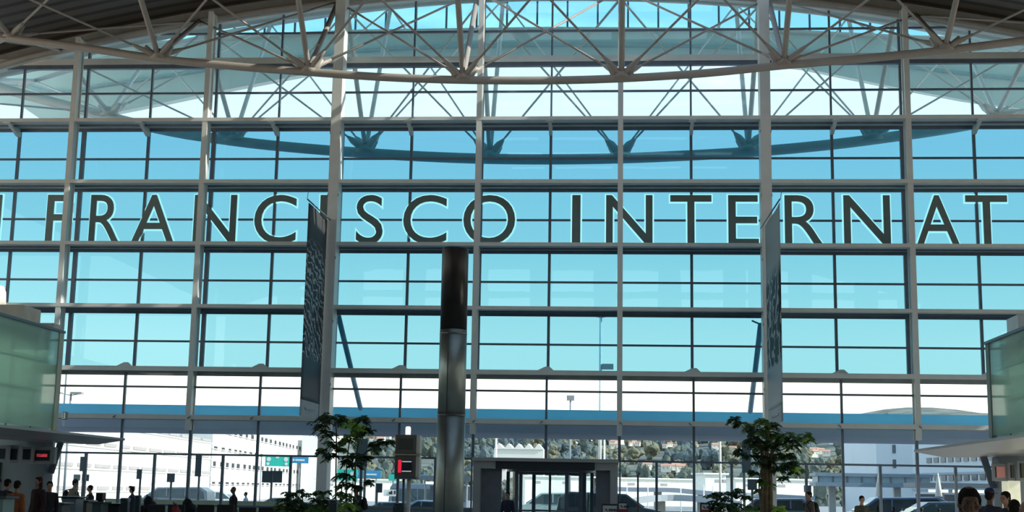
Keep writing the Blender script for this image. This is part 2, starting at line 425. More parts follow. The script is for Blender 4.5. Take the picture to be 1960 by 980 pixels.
truss('roof_truss', 'second roof truss outdoors, seen dark through the tinted glass', YF, far, nodes_far, (YF-4.9, YF+4.9), 3.7, .44, lambda x: arch(x)+.1, mat('outer_truss_paint', (.78, .84, .84), .45, 0, .05, 2), 1.7)

# ------------------------------------------------------------------ far roof edge beyond the wall
YR = 70.0
ROOFM = mat('roof_panels', (.62, .82, .82), .5, 0, .08, .4)
low_px = [(-200, 175), (-90, 186), (0, 196), (45, 206), (82, 231), (130, 238), (190, 221), (290, 201), (390, 180), (560, 147), (680, 127), (850, 114), (1050, 110), (1300, 112), (1430, 118), (1550, 133), (1730, 170), (1870, 196), (1960, 209), (2050, 219), (2150, 212)]
def sill(x):
    P = [(-200, 150), (0, 110), (182, 92), (400, 76), (640, 62), (1050, 56), (1460, 59), (1731, 72), (1940, 78), (2150, 92)]
    for a, b in zip(P, P[1:]):
        if a[0] <= x <= b[0]: return a[1]+(b[1]-a[1])*(x-a[0])/(b[0]-a[0])
rf = thing('outer_roof', 'broad curved outer roof edge seen beyond the clerestory glass', 'roof')
ups = [at(x, sill(x), YR) for x, y in low_px]; lows = [at(x, y, YR) for x, y in low_px]
vs = []; fs = []
for u, lo in zip(ups, lows):
    vs += [u, lo, lo+Vector((0, 3, .9)), u+Vector((0, 3, .3))]
k = len(ups)
for i in range(k-1):
    a = 4*i; c = a+4
    for j in range(4): fs.append((a+j, a+(j+1) % 4, c+(j+1) % 4, c+j))
fs += [(3, 2, 1, 0), (4*k-4, 4*k-3, 4*k-2, 4*k-1)]
MB().add(vs, fs).build('fascia', ROOFM, rf)
m = MB()
for i in range(k-1):
    p, q = ups[i], ups[i+1]
    m.bar(p+Vector((0, -.2, -.05)), q+Vector((0, -.2, -.05)), .35, .12)
m.build('sill_rail', STEEL, rf)
m = MB()
for i in range(k-1):
    x0 = low_px[i][0]; x1 = low_px[i+1][0]
    a = at(x0, (sill(x0)*.42+low_px[i][1]*.58), YR); b_ = at(x1, (sill(x1)*.42+low_px[i+1][1]*.58), YR)
    m.bar(a+Vector((0, -.15, 0)), b_+Vector((0, -.15, 0)), .3, .14)
m.build('ledge', mat('ledge_teal', (.40, .58, .62), .5), rf)
gl_ = MB(); ml = MB()
x = -190
while x < 2140:
    p = at(x, sill(x), YR+.6); ml.box((p.x-.05, p.y-.06, p.z), (p.x+.05, p.y+.06, p.z+4.2)); x += 58
ml.build('mullion_row', FRAME, rf)['kind'] = 'stuff'
vs = [at(x, sill(x), YR+.7) for x in range(-190, 2141, 58)]
vv = []; ff = []
for p in vs: vv += [p, p+Vector((0, 0, 4.2)), p+Vector((0, .03, 4.2)), p+Vector((0, .03, 0))]
for i in range(len(vs)-1):
    a = 4*i; c = a+4
    for j in range(4): ff.append((a+j, a+(j+1) % 4, c+(j+1) % 4, c+j))
def sill_z(x):
    if x <= ups[0].x: return ups[0].z
    for p, q in zip(ups, ups[1:]):
        if x <= q.x: return p.z+(q.z-p.z)*(x-p.x)/(q.x-p.x)
    return ups[-1].z
vo = []; fo = []
for i in range(41):
    x = -34+68*i/40; za = arch(x)+.62; zb = sill_z(x)+4.3
    vo += [(x, YG+.12, za), (x, 71.4, zb), (x, 71.4, zb+.35), (x, YG+.12, za+.35)]
for i in range(40):
    a = 4*i; c = a+4
    for j in range(4): fo.append((a+j, c+j, c+(j+1) % 4, a+(j+1) % 4))
fo += [(0, 1, 2, 3), (163, 162, 161, 160)]
MB().add(vo, fo).build('soffit', ROOFM, rf)
gl_.add(vv, ff).build('glazing', glass('sky_glass', (.62, .88, .95), .02), rf)

# ------------------------------------------------------------------ curb canopy outside and its props
CANB = mat('canopy_blue', (.40, .82, 1.0), .45, 0, .05, .5, transl=.6)
CANS = mat('canopy_slate', (.40, .46, .62), .6, 0, .05, .5)
cn = thing('curb_canopy', 'long blue and slate curb canopy outdoors running the width of the wall', 'canopy')
YC = D+7.5
p0 = at(150, 770, YC); zt = at(1000, 783.5, YC).z; zm = at(1000, 812, YC).z; zb = at(1000, 829, YC).z
MB().box((-40, YC, zm), (32, YC+.25, zt)).build('upper_fascia', CANB, cn)
MB().box((-40, YC-.1, zb), (32, YC+6, zm)).build('lower_fascia', CANS, cn)
PROP = mat('prop_steel', (.5, .66, .78), .4)
for (xa, ya, xb, yb, lab) in ((648, 606, 690, 782, 'slanted blue grey prop outdoors right of the left thick column'), (1456, 622, 1436, 788, 'slanted blue grey prop outdoors left of the right thick column')):
    pr = thing('canopy_prop', lab, 'prop')
    a = at(xa, ya, D+2.2); b_ = at(xb, yb, YC-.08)
    MB().tube([a, b_], .105, 12).build('shaft', PROP, pr, True)
    MB().bar(a+Vector((-.35, -.3, .12)), a+Vector((.05, -.1, -.02)), .05).build('clevis', PALEFRAME, pr)

# ------------------------------------------------------------------ hanging banners
def banner_mat(name, seed):
    m = bpy.data.materials.new(name); m.use_nodes = True
    n = m.node_tree.nodes; l = m.node_tree.links; b = n['Principled BSDF']; b.inputs['Roughness'].default_value = .7
    t = n.new('ShaderNodeTexCoord'); s = n.new('ShaderNodeSeparateXYZ'); l.new(t.outputs['Generated'], s.inputs[0])
    mp = n.new('ShaderNodeMapping'); mp.inputs['Scale'].default_value = (1, 2.0, 6.5) if seed < 5 else (1, 1.0, 3.0); mp.inputs['Location'].default_value = (0, seed, 0); l.new(t.outputs['Generated'], mp.inputs[0])
    wv = n.new('ShaderNodeTexWave'); wv.wave_type = 'RINGS'; wv.rings_direction = 'SPHERICAL'; wv.inputs['Scale'].default_value = 1.2; wv.inputs['Distortion'].default_value = 9; wv.inputs['Detail'].default_value = 3; wv.inputs['Detail Scale'].default_value = 2.4
    l.new(mp.outputs[0], wv.inputs[0])
    r = n.new('ShaderNodeValToRGB'); r.color_ramp.interpolation = 'EASE'; l.new(wv.outputs[0], r.inputs[0])
    r.color_ramp.elements[0].position = .62; r.color_ramp.elements[0].color = (.018, .024, .028, 1) if seed < 5 else (.012, .014, .018, 1)
    r.color_ramp.elements[1].position = .9; r.color_ramp.elements[1].color = (.36, .40, .41, 1)
    # plain zones top and bottom
    z = n.new('ShaderNodeValToRGB'); z.color_ramp.interpolation = 'LINEAR'; l.new(s.outputs['Z'], z.inputs[0]); el = z.color_ramp.elements
    el[0].position = .21; el[0].color = (0, 0, 0, 1); el[1].position = .23; el[1].color = (1, 1, 1, 1)
    hi = .84 if seed < 5 else .74
    q = el.new(hi-.1); q.color = (1, 1, 1, 1); q = el.new(hi); q.color = (0, 0, 0, 1)
    mx = n.new('ShaderNodeMixRGB'); l.new(z.outputs[0], mx.inputs[0]); l.new(r.outputs[0], mx.inputs[2])
    zz = n.new('ShaderNodeValToRGB'); l.new(s.outputs['Z'], zz.inputs[0]); el = zz.color_ramp.elements
    if seed < 5:
        el[0].position = .3; el[0].color = (.055, .085, .105, 1); el[1].position = .6; el[1].color = (.045, .048, .05, 1)
    else:
        el[0].position = .3; el[0].color = (.38, .46, .49, 1); el[1].position = .6; el[1].color = (.33, .36, .35, 1)
    l.new(zz.outputs[0], mx.inputs[1]); l.new(mx.outputs[0], b.inputs['Base Color'])
    return m
def banner(name, label, xa, xb, ytop, ybot, Yn, Yf, bm, side):
    root = thing(name, label, 'banner')
    pn = at(xa, ytop, Yn); pf = at(xb, 424, Yf)
    zt = pn.z; zbm = at(xa-8 if side < 0 else xa, ybot, Yn).z
    X = pn.x
    nz_, ny = 40, 8
    def cloth(z0, z1, th=.012):
        vs = []; fs = []
        for i in range(nz_+1):
            z = z0+(z1-z0)*i/nz_
            for j in range(ny+1):
                u = j/ny; yy = Yn+(Yf-Yn)*u; bx = .05*math.sin(z*1.3+u*2)*math.sin(math.pi*u)
                xx = X+(pf.x-X)*u+bx
                vs.append((xx, yy, z))
        for i in range(nz_):
            for j in range(ny):
                a = i*(ny+1)+j; fs.append((a, a+1, a+ny+2, a+ny+1))
        return MB().add(vs, fs)
    def piece(nm, z0, z1, mt, lab=None):
        o = cloth(z0, z1).build(nm, mt, root, True); s = o.modifiers.new('s', 'SOLIDIFY'); s.thickness = .012; s.offset = 0
        if lab: o['label'] = lab
        return o
    zs = zbm+(zt-zbm)*.075
    piece('fabric', zs, zt, bm)
    piece('bottom_strip', zbm, zs, mat('banner_strip', (.30, .38, .42), .7), 'pale blue grey bottom strip with a small dark caption')
    yc = (Yn+Yf)/2; zc_ = (zs+zbm)/2; m = MB(); 
    for k in range(7):
        u = .25+.07*k; yy = Yn+(Yf-Yn)*u; xx = X+(pf.x-X)*u+(-.03 if side > 0 else .03)
        m.box((xx-.008, yy, zc_-.02), (xx+.008, yy+(Yf-Yn)*.05, zc_+.04-.01*(k % 3)))
    m.build('caption', FRAME, root)
    MB().tube([(X-.02*side, Yn-.25, zt+.06), (pf.x+.12*side*-1, Yf+.5, zt+.02)], .025, 8).build('top_rod', FRAME, root, True)
    MB().tube([(X, Yn-.25, zt+.06), (X+.05, Yn-.3, zt+.4)], .01, 6).build('hook', FRAME, root, True)
    return root
banner('hanging_banner', 'tall dark patterned banner hanging left of the thick left column', 591, 626, 388, 795, D-3.2, D-.1, banner_mat('banner_print_dark', 1.0), -1)
banner('hanging_banner', 'narrow grey fading banner hanging over the thick right column', 1492, 1465, 388, 806, D-4.2, D-.2, banner_mat('banner_print_grey', 9.0), 1)

# ------------------------------------------------------------------ tall cylinder
YCY = 36.0
c0 = at(870.5, 476, YCY); c1 = at(868, 632, YCY); c2 = at(862, 980, YCY)
rad = 26.3/F_PX*YCY
cyl = thing('air_duct_tower', 'tall cylinder with a black top and riveted brushed metal shaft', 'duct', (c1.x, YCY, 0))
MET = mat('brushed_metal', (.34, .36, .31), .42, .92, .25, 1.3)
DKM = mat('black_brown_metal', (.022, .018, .015), .35, .3, .3, 2)
MB().tube([(0, 0, c1.z), (0, 0, c0.z-.03), (0, 0, c0.z)], [rad*.985, rad*.985, rad*.96], 48).build('upper_sleeve', DKM, cyl, True, 0)['label'] = 'matt black upper sleeve'
zj = at(867, 795, YCY).z
MB().tube([(0, 0, 0), (0, 0, zj-.01)], rad*1.02, 48).build('lower_shaft', MET, cyl, True)
MB().tube([(0, 0, zj+.01), (0, 0, c1.z)], rad*1.0, 48).build('middle_shaft', MET, cyl, True)
MB().tube([(0, 0, zj-.02), (0, 0, zj+.02)], rad*1.035, 48).build('joint_ring', mat('dark_metal', (.12, .12, .11), .4, .8), cyl)
MB().tube([(0, 0, c1.z-.12), (0, 0, c1.z-.09)], rad*1.01, 48).build('joint_ring', MATS['dark_metal'], cyl)
m = MB(); m.box((-.1, -rad*1.02-.006, .0), (-.09, -rad*.9, c1.z)); m.build('seam', MATS['dark_metal'], cyl)
m = MB()
for k in range(24):
    a = 2*math.pi*k/24; m.ell((rad*1.0*math.cos(a), rad*math.sin(a), zj+.07), .012, 6, 4)
m.build('rivet_row', MATS['dark_metal'], cyl)['kind'] = 'stuff'
for o in cyl.children:
    if o.type == 'MESH':
        for p in o.data.polygons:
            if len(p.vertices) > 4: p.use_smooth = False

# ------------------------------------------------------------------ check-in islands, left and right
GREEN = glass('green_frosted_glass', (.6, .8, .72), .30, .04, .55, (.60, .76, .68))
PANEL = mat('island_panel', (.15, .18, .21), .5, 0, .06, 1)
BEIGE = mat('beige_block', (.62, .58, .47), .7)
CANG = mat('fin_grey', (.26, .27, .28), .35, .3, .06, .6)
def island(side):
    s = side
    if s < 0:
        lab = 'green glass fronted check-in island with fin canopy on the left'
        Yf = 38.0; pe = at(121.5, 635, Yf); zt = pe.z; zb = at(113, 824, Yf).z; X = pe.x
    else:
        lab = 'green glass fronted check-in island with fin canopy on the right'
        Yf = 36.0; pe = at(1887.5, 656, Yf); zt = pe.z; zb = at(1887, 838, Yf).z; X = pe.x
    r = thing('check_in_island', lab, 'check-in island')
    Xo = X+6*s; Yn = 18.0
    # upper glass box
    m = MB(); m.box((min(X, X+.06*s), Yn, zb+.05), (max(X, X+.06*s), Yf-.28, zt-.05)); m.build('glass_wall', GREEN, r)
    MB().box((min(X, Xo), Yf-.06, zb+.05), (max(X, Xo), Yf, zt-.05)).build('glass_wall', GREEN, r)
    m = MB(); m.box((min(X-.02*s, X+.1*s), Yf-.28, zb), (max(X-.02*s, X+.1*s), Yf+.03, zt)); m.build('corner_post', mat('corner_green', (.16, .22, .18) if s > 0 else (.45, .47, .34), .5) if s > 0 else mat('corner_pale', (.50, .52, .38), .5), r)
    m = MB(); m.box((min(X-.05*s, X+.15*s), Yn, zt-.05), (max(X-.05*s, X+.15*s), Yf+.05, zt+.02)); m.build('top_rail', FRAME, r)
    m = MB()
    for k in range(1, 7): 
        yy = Yf-1.55*k; m.box((min(X+.07*s, X+.1*s), yy-.015, zb), (max(X+.07*s, X+.1*s), yy+.015, zt))
    for z in ((zb+zt)/2-.35, (zb+zt)/2+.45): m.box((min(X+.07*s, X+.1*s), Yn, z-.012), (max(X+.07*s, X+.1*s), Yf-.28, z+.012))
    m.build('glass_joints', mat('joint_green', (.07, .12, .11), .5), r)
    # interior light shelf seen through the frosted glass
    MB().box((min(X+.9*s, X+1.3*s), Yn, zb+.9), (max(X+.9*s, X+1.3*s), Yf-.5, zb+1.25)).build('inner_shelf', mat('shelf_blue', (.5, .65, .68), .4), r)
    for ly in (Yn+4, Yf-4):
        la = bpy.data.lights.new('island_fill', 'AREA'); la.energy = 60 if s > 0 else 110; la.size = 1.2; la.size_y = 5; la.shape = 'RECTANGLE'; la.color = (.9, 1, .85)  # fill lights added inside the box to brighten the green glass
        lo = bpy.data.objects.new('island_fill', la); C.objects.link(lo); lo.location = (X+1.6*s, ly, zt-.4); lo.parent = r
    MB().box((min(X+.3*s, Xo), Yn, zt-.25), (max(X+.3*s, Xo), Yf-.3, zt-.12)).build('inner_roof', BEIGE, r)
    # lower wall
    MB().box((min(X+.05*s, Xo), Yf-.5, 0), (max(X+.05*s, Xo), Yf-.05, zb-.02)).build('lower_wall', PANEL, r)
    # fin canopy
    if s < 0:
        tip = at(231, 840, Yf); Yc0 = Yf-.3
    else:
        tip = at(1755, 862, Yf); Yc0 = Yf-.3
    # cross-section in x-z, extruded in y with rise
    tx = tip.x; tz = tip.z
    a0 = [(tx, tz+.03), (tx, tz-.03), (tx+(.75 if s > 0 else -.8)*1, tz-.16), (X+.6*s, tz-.13), (X+.6*s, zb+.02)]
    m = MB(); 
    P = [(x, z) for x, z in a0]
    if s < 0: P = P[::-1]
    m.prism(P, 'y', 24, Yf+.35); m.build('fin_canopy', CANG, r)
    m = MB(); m.bar((X-.02*s, Yf-.2, 1.9), (X-.25*s, Yf-.2, tz-.1), .08, .16); m.build('brace', FRAME, r)
    return r, X, Yf, zt, zb
li, LX, LY, LZT, LZB = island(-1)
ri, RX, RY, RZT, RZB = island(1)
# beige roof blocks on the left island, block and white dome
r_ = thing('roof_block', 'pale beige box standing on the left check-in island', 'box')
a = at(0, 612, 37); b_ = at(51, 585, 37)
MB().box((a.x-2.5, 36.8, LZT-.1), (b_.x, 38, b_.z)).build('body', BEIGE, r_, bevel=.02)
MB().box((b_.x, 37.4, LZT-.1), (LX-.05, 38, LZT+.18)).build('coping', mat('coping_pale', (.62, .58, .52), .5), r_)
tag(MB().tube([at(-8, 592, 37.5), at(-8, 560, 37.5), at(-8, 549, 37.5), at(-8, 545, 37.5)], [.28, .28, .22, .05], 20).build('white_canister', mat('white_enamel', (.9, .9, .8), .5), None, True), 'bright white rounded canister on the roof block at the left edge', 'canister')
a = at(1937, 607, 35.5); tag(MB().box((a.x, 35, RZT-.05), (a.x+3, 36, a.z)).build('roof_box', STEEL), 'grey box standing on the right check-in island roof', 'box')

# signboards
SB = mat('sign_case', (.34, .36, .37), .5); SCR = mat('dark_screen', (.02, .03, .04), .3)
def signboard(xa, ya, xb, yb, Y, lab, screens, name='sign_box', case=SB, rotf=0):
    a = at(xa, ya, Y); b = at(xb, yb, Y); r = thing(name, lab, 'sign', ((a.x+b.x)/2, Y, (a.z+b.z)/2))
    W = b.x-a.x; H = a.z-b.z
    MB().box((-W/2, 0, -H/2), (W/2, .18, H/2)).build('case', case, r, bevel=.01)
    for (u0, v0, u1, v1, mt, nm) in screens:
        MB().box((-W/2+u0*W, -.012, H/2-v1*H), (-W/2+u1*W, .002, H/2-v0*H)).build(nm, mt, r)
    return r
PINK = mat('pink_poster', (.55, .26, .22), .6, emis=(.5, .2, .17), es=.25)
REDT = mat('red_led_text', (.5, .05, .08), .5, emis=(.8, .08, .12), es=.5)
OLIVE = mat('olive_screen', (.15, .16, .10), .4)
signboard(-14, 852, 13, 885, 35.0, 'grey sign box with a dark screen at the left edge under the fin', [(.15, .2, .85, .8, SCR, 'screen')])
signboard(15, 852, 35, 887, 35.3, 'grey sign box with a dark screen, second from the left edge', [(.2, .2, .85, .8, SCR, 'screen')])
r = signboard(42, 855, 60, 886, 35.8, 'narrow grey sign box left of the red lettered display', [(.15, .15, .85, .8, SCR, 'screen')])
r = signboard(61, 855, 103, 888, 36.0, 'wide grey sign box with glowing red letters on a dark screen', [(.14, .2, .80, .82, SCR, 'screen'), (.24, .42, .70, .6, REDT, 'red_text')])
signboard(1901, 887, 1930, 921, 34.3, 'grey sign box with a pink poster under the right fin', [(.12, .2, .2, .8, SCR, 'dark_edge'), (.2, .18, .8, .8, PINK, 'poster')])
signboard(1931, 885, 1943, 920, 34.1, 'narrow grey sign box right of the pink poster', [(.2, .15, .4, .85, SCR, 'dark_edge'), (.4, .15, .9, .85, OLIVE, 'screen')])
signboard(1947, 882, 1985, 921, 33.9, 'grey sign box at the right edge under the fin', [(.12, .12, .2, .85, SCR, 'dark_edge'), (.2, .12, .6, .85, OLIVE, 'screen')])
# illuminated glass pier at right
a = at(1918, 920, 34.9); b_ = at(1955, 975, 34.9)
pr = thing('glowing_pier', 'softly glowing frosted glass pier behind the crowd on the right', 'light box', ((a.x+b_.x)/2, 34.9, 0))
PG = mat('lit_frost', (.8, .8, .65), .3, emis=(.85, .86, .62), es=.42, var=.25, scale=4)
W = b_.x-a.x
MB().box((-W/2, 0, .05), (-W/2+W*.3, .05, a.z)).build('lit_panel', PG, pr); MB().box((-W/2+W*.34, 0, .05), (W/2, .05, a.z)).build('lit_panel', PG, pr)
MB().box((-W/2, .05, 0), (W/2, .3, a.z)).build('back', PANEL, pr)
# black sheet painting the shade inside the left island's doorway
tag(MB().box((LX-3.2, 37.3, 0), (LX-1.3, 37.44, 2.35)).build('painted_dark_opening', SCR), 'black sheet painted as the dark doorway in the lower wall of the left island', 'painted shade')
s_ = 0
# camera at pole, exit tag
signboard(119, 788, 125, 803, LY-.3, 'small white tag fixed to the end of the left island', [(.1, .1, .9, .9, mat('white_sign', (.8, .82, .78), .5, emis=(.8, .82, .78), es=.2), 'face'), (.25, .2, .6, .35, SCR, 'mark'), (.25, .42, .6, .55, SCR, 'mark'), (.25, .62, .6, .8, SCR, 'mark')], 'tag_sign', FRAME)

# ------------------------------------------------------------------ revolving door portal
PY = D-1.3
pt = thing('door_portal', 'grey revolving door portal with a black header in the centre', 'entrance')
def X_(x, Y=PY, y=930): return at(x, y, Y).x
def Z_(y, x=1045, Y=PY): return at(x, y, Y).z
zt = Z_(883); zh = Z_(898); PORT = mat('portal_grey', (.36, .37, .36), .5, 0, .04, 2); PDK = mat('portal_dark_grey', (.17, .19, .22), .5)  # side panels a darker blue-grey than the piers
MB().box((X_(903), PY-.15, zt-.02), (X_(1184), D+2.2, zt+.1)).build('roof_slab', PORT, pt, bevel=.01)
MB().box((X_(905), PY, zh), (X_(948.5), PY+.25, zt-.02)).build('header', PORT, pt)
MB().box((X_(1137.5), PY, zh), (X_(1182), PY+.25, zt-.02)).build('header', PORT, pt)
MB().box((X_(948), PY-.03, zh-.02), (X_(1138), PY+.3, zt-.01)).build('sign_band', SCR, pt)['label'] = 'black header sign band'
for xa, xb, xc in ((905, 919, 958), (1182, 1168, 1140)):
    A, B = sorted((X_(xa), X_(xb))); MB().box((A, PY, 0), (B, D+.3, zh)).build('pier', PORT, pt)
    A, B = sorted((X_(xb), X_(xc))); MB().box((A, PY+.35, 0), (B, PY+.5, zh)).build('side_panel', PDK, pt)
    Am = (A+B)/2; m = MB().box((Am-.14 if xa > 1000 else B-.9, PY+.34, 0), (Am-.13 if xa > 1000 else B-.89, PY+.36, zh)); m.build('panel_joint', FRAME, pt)
rd = thing('revolving_door', 'dark framed glass revolving door inside the central portal', 'door', ((X_(958)+X_(1138))/2, D+.5, 0))
rr = (X_(1138)-X_(958))/2-.12; ztd = zh-.08
MB().tube([(0, 0, ztd), (0, 0, ztd+.1)], rr+.05, 32).build('ceiling_ring', FRAME, rd)
MB().tube([(0, 0, 0), (0, 0, ztd)], .045, 12).build('central_post', FRAME, rd)
for k in range(4):
    a = math.radians(28+90*k); d = Vector((math.cos(a), math.sin(a), 0))
    m = MB(); p = d*.06; q = d*(rr-.12)
    m.bar(q+Vector((0, 0, .05)), q+Vector((0, 0, ztd)), .13, .08); m.bar(p+Vector((0, 0, ztd-.05)), q+Vector((0, 0, ztd-.05)), .05, .08)
    m.bar(p+Vector((0, 0, .1)), q+Vector((0, 0, .1)), .05, .2); m.bar(p+Vector((0, 0, .95)), q+Vector((0, 0, .95)), .04, .06)
    o = m.build('door_wing', FRAME, rd)
    MB().bar(p+Vector((0, 0, ztd/2)), q+Vector((0, 0, ztd/2)), .012, ztd-.2).build('wing_glass', GL_C, o)
for sd in (-1, 1):
    m = MB(); g = MB()
    for k in range(5):
        a = math.radians(-42+21*k)+(math.pi if sd < 0 else 0); d = Vector((math.cos(a), math.sin(a), 0))*rr
        if k in (0, 2, 4): m.bar(d+Vector((0, 0, 0)), d+Vector((0, 0, ztd)), .12)
        if k < 4:
            a2 = a+math.radians(21); d2 = Vector((math.cos(a2), math.sin(a2), 0))*rr
            g.bar(d+Vector((0, 0, ztd/2)), d2+Vector((0, 0, ztd/2)), .015, ztd)
    o = m.build('drum_frame', FRAME, rd); g.build('drum_glass', GL_C, o)

# ------------------------------------------------------------------ monitor kiosk
KY = 39.6
a = at(757, 832, KY); b_ = at(795, 914, KY); k_ = thing('monitor_kiosk', 'two boxy grey monitors stacked on twin posts left of the cylinder', 'monitor stand', ((a.x+b_.x)/2, KY, 0))
W = b_.x-a.x; CASE = mat('monitor_case', (.13, .12, .10), .5); CASL = mat('case_side_sunlit', (.70, .66, .58), .4)  # pale side tone paints sunlight onto the monitors' right faces
def kz(y): return at(776, y, KY).z
for nm, ya, yb in (('monitor', 832, 868.5), ('monitor', 872, 914)):
    z1, z0 = kz(ya), kz(yb)
    o = MB().box((-W/2, 0, z0), (W/2, .5, z1)).build(nm, CASE, k_, bevel=.02)
    MB().box((-W/2+.03, -.02, z0+.03), (-W/2+.06, 0, z1-.03)).build('bezel', CASE, o)
    MB().box((-W/2+W*.18, -.012, z0+(z1-z0)*.22), (-W/2+W*.84, .004, z0+(z1-z0)*.80)).build('screen', mat('grey_screen', (.07, .075, .06), .25) if ya < 850 else SCR, o)
    MB().box((W/2-.004, .02, z0+.015), (W/2+.10, .45, z1-.015)).build('sunlit_side', CASL, o)['label'] = 'side face painted pale as sunlit'
    if ya > 850:
        MB().box((-W/2+W*.17, -.02, z0+(z1-z0)*.22), (-W/2+W*.33, -.01, z0+(z1-z0)*.8)).build('red_bar', mat('red_glow', (.7, .02, .05), .4, emis=(.85, .02, .06), es=.8), o)
        for v in (.70, .26): MB().box((-W/2+W*.36, -.02, z0+(z1-z0)*v), (-W/2+W*.8, -.01, z0+(z1-z0)*(v+.05))).build('white_line', mat('white_glow', (.6, .65, .7), .4, emis=(.6, .65, .7), es=.5), o)
for v in ((868.5, 871.5),): MB().box((-W/2-.02, -.03, kz(871.6)), (W/2+.1, .5, kz(868.8))).build('shelf', mat('brass_trim', (.5, .46, .3), .35, .6), k_)
MB().box((-W/2, 0, kz(917)), (W/2+.02, .5, kz(914.2))).build('shelf', FRAME, k_)
for dx in (-.06, .1): MB().tube([(dx, .2, 0), (dx, .2, kz(916))], .035 if dx < 0 else .06, 10).build('post', CASL if dx > 0 else FRAME, k_, True)
a = at(772, 815, KY)
MB().tube([(.02, .25, kz(832)), (.02, .25, kz(818)), (.02, .25, kz(815.5))], [.08, .08, .055], 16).build('white_cylinder', mat('white_glowing', (.9, .9, .9), .4, emis=(1, 1, 1), es=.9), k_, True)['label'] = 'glowing white cylinder on top'  # emission added to make this white cylinder bright
MB().box((-.35, -.1, 0), (.35, .55, .06)).build('base_plate', FRAME, k_)

# ------------------------------------------------------------------ cars
GLD = mat('car_glass', (.05, .08, .10), .08, 0, .3, 1.5, spec=.8); TIRE = mat('tyre', (.015, .015, .015), .8); HUB = mat('hub_cap', (.5, .5, .52), .3, .8)
PROF = {'van': ([(-2.4, .35), (-2.45, .9), (-2.3, 1.05), (-1.55, 1.18), (-.75, 1.78), (1.9, 1.85), (2.35, 1.6), (2.45, .9), (2.42, .35)], [(-1.4, 1.2), (-.68, 1.7), (1.8, 1.76), (2.15, 1.55), (2.2, 1.15)]),
        'suv': ([(-2.4, .4), (-2.42, .95), (-2.2, 1.08), (-1.1, 1.15), (-.5, 1.68), (1.6, 1.72), (2.2, 1.2), (2.3, .9), (2.3, .4)], [(-.95, 1.18), (-.43, 1.6), (1.5, 1.64), (1.95, 1.2)]),
        'sedan': ([(-2.35, .35), (-2.35, .75), (-2.1, .9), (-1.1, 1.0), (-.4, 1.42), (.8, 1.45), (1.5, 1.05), (2.3, .98), (2.4, .7), (2.38, .35)], [(-.95, 1.02), (-.35, 1.36), (.75, 1.38), (1.25, 1.04)]),
        'bus': ([(-3.4, .4), (-3.5, 1.1), (-3.35, 2.5), (-3.2, 2.75), (3.3, 2.75), (3.45, 2.6), (3.45, .4)], [(-3.3, 1.25), (-3.2, 2.3), (3.2, 2.3), (3.2, 1.25)])}
def car(kind, x, ytop, Y, col, lab, rz=0, name=None, width=1.8, mc=None):
    prof, win = PROF[kind]; H = max(z for _, z in prof)
    p = at(x, ytop, Y); g = -.25; s = (p.z-g)/H
    name = name or {'van': 'minivan', 'suv': 'sport_utility_car', 'sedan': 'sedan_car', 'bus': 'shuttle_bus'}[kind]
    r = thing(name, lab, 'bus' if kind == 'bus' else 'car', (p.x, Y+.9, g), rz); r.scale = (s, s, s) if .6 < s < 1.6 else (1, 1, 1)
    m = mat('paint_%s' % (mc or lab[:12].replace(' ', '_')), col, .25, .2, .03, 1)
    w2 = width/2; n_ = len(prof)
    vs = []
    for yy, k in ((-w2, 0), (w2, 1)):
        for (u, z) in prof: vs.append((u, yy*(1-.16*max(0, (z-1.0))/.8), z))
    fs = [tuple(range(n_)), tuple(range(2*n_-1, n_-1, -1))]+[(i, i+n_, (i+1) % n_+n_, (i+1) % n_) for i in range(n_)]
    MB().add(vs, fs).build('body', m, r, bevel=.06)
    for sg in (-1, 1):
        mm = MB()
        us = [u for u, z in win]; cuts = [min(us)+(max(us)-min(us))*t for t in (0, .36, .68, 1)]
        q = [(u, z) for u, z in win]
        yy = lambda z: sg*(w2*(1-.16*max(0, (z-1.0))/.8)+.006)
        k = len(q)
        mm.add([(u, yy(z), z) for u, z in q]+[(u, yy(z)-sg*.03, z) for u, z in q], [tuple(range(k)), tuple(range(2*k-1, k-1, -1))]+[(i, i+k, (i+1) % k+k, (i+1) % k) for i in range(k)])
        mm.build('side_window', GLD, r)
        pl = MB()
        for c in cuts[1:-1]: pl.box((c-.035, sg*(w2*.93)-.02, 1.0 if kind != 'bus' else 1.2), (c+.035, sg*(w2*.93)+.02+.02*sg, H*.94))
        pl.build('door_pillar', m, r)
    # windscreen
    i = [j for j in range(n_-1) if prof[j+1][1]-prof[j][1] > .25 and prof[j][1] >= .9]
    if i:
        j = i[-1]; (u0, z0), (u1, z1) = prof[j], prof[j+1]
        MB().add([(u0-.01, -w2*.85, z0+.05), (u0-.01, w2*.85, z0+.05), (u1-.03, w2*.78, z1-.05), (u1-.03, -w2*.78, z1-.05), (u0+.03, -w2*.85, z0), (u0+.03, w2*.85, z0), (u1, w2*.78, z1-.09), (u1, -w2*.78, z1-.09)],
                 [(0, 3, 2, 1), (4, 5, 6, 7), (0, 1, 5, 4), (2, 3, 7, 6), (0, 4, 7, 3), (1, 2, 6, 5)]).build('windscreen', GLD, r)
    for u in (-1.5, 1.45):
        for sg in (-1, 1):
            o = MB().tube([(u, sg*(w2-.2), .33), (u, sg*(w2+.01), .33)], .33, 20).build('wheel', TIRE, r)
            MB().tube([(u, sg*(w2), .33), (u, sg*(w2+.025), .33)], .2, 14).build('hub_cap', HUB, o)
    for sg in (-1, 1): MB().ell((prof[1][0]+.02, sg*w2*.75, .78), (.06, .18, .09), 10, 6).build('headlamp', mat('headlamp', (.8, .85, .9), .2), r)
    for sg in (-1, 1): MB().box((-.95, sg*(w2)-.1, 1.02), (-.75, sg*(w2+.12)+.0, 1.18)).build('wing_mirror', m, r)
    return r
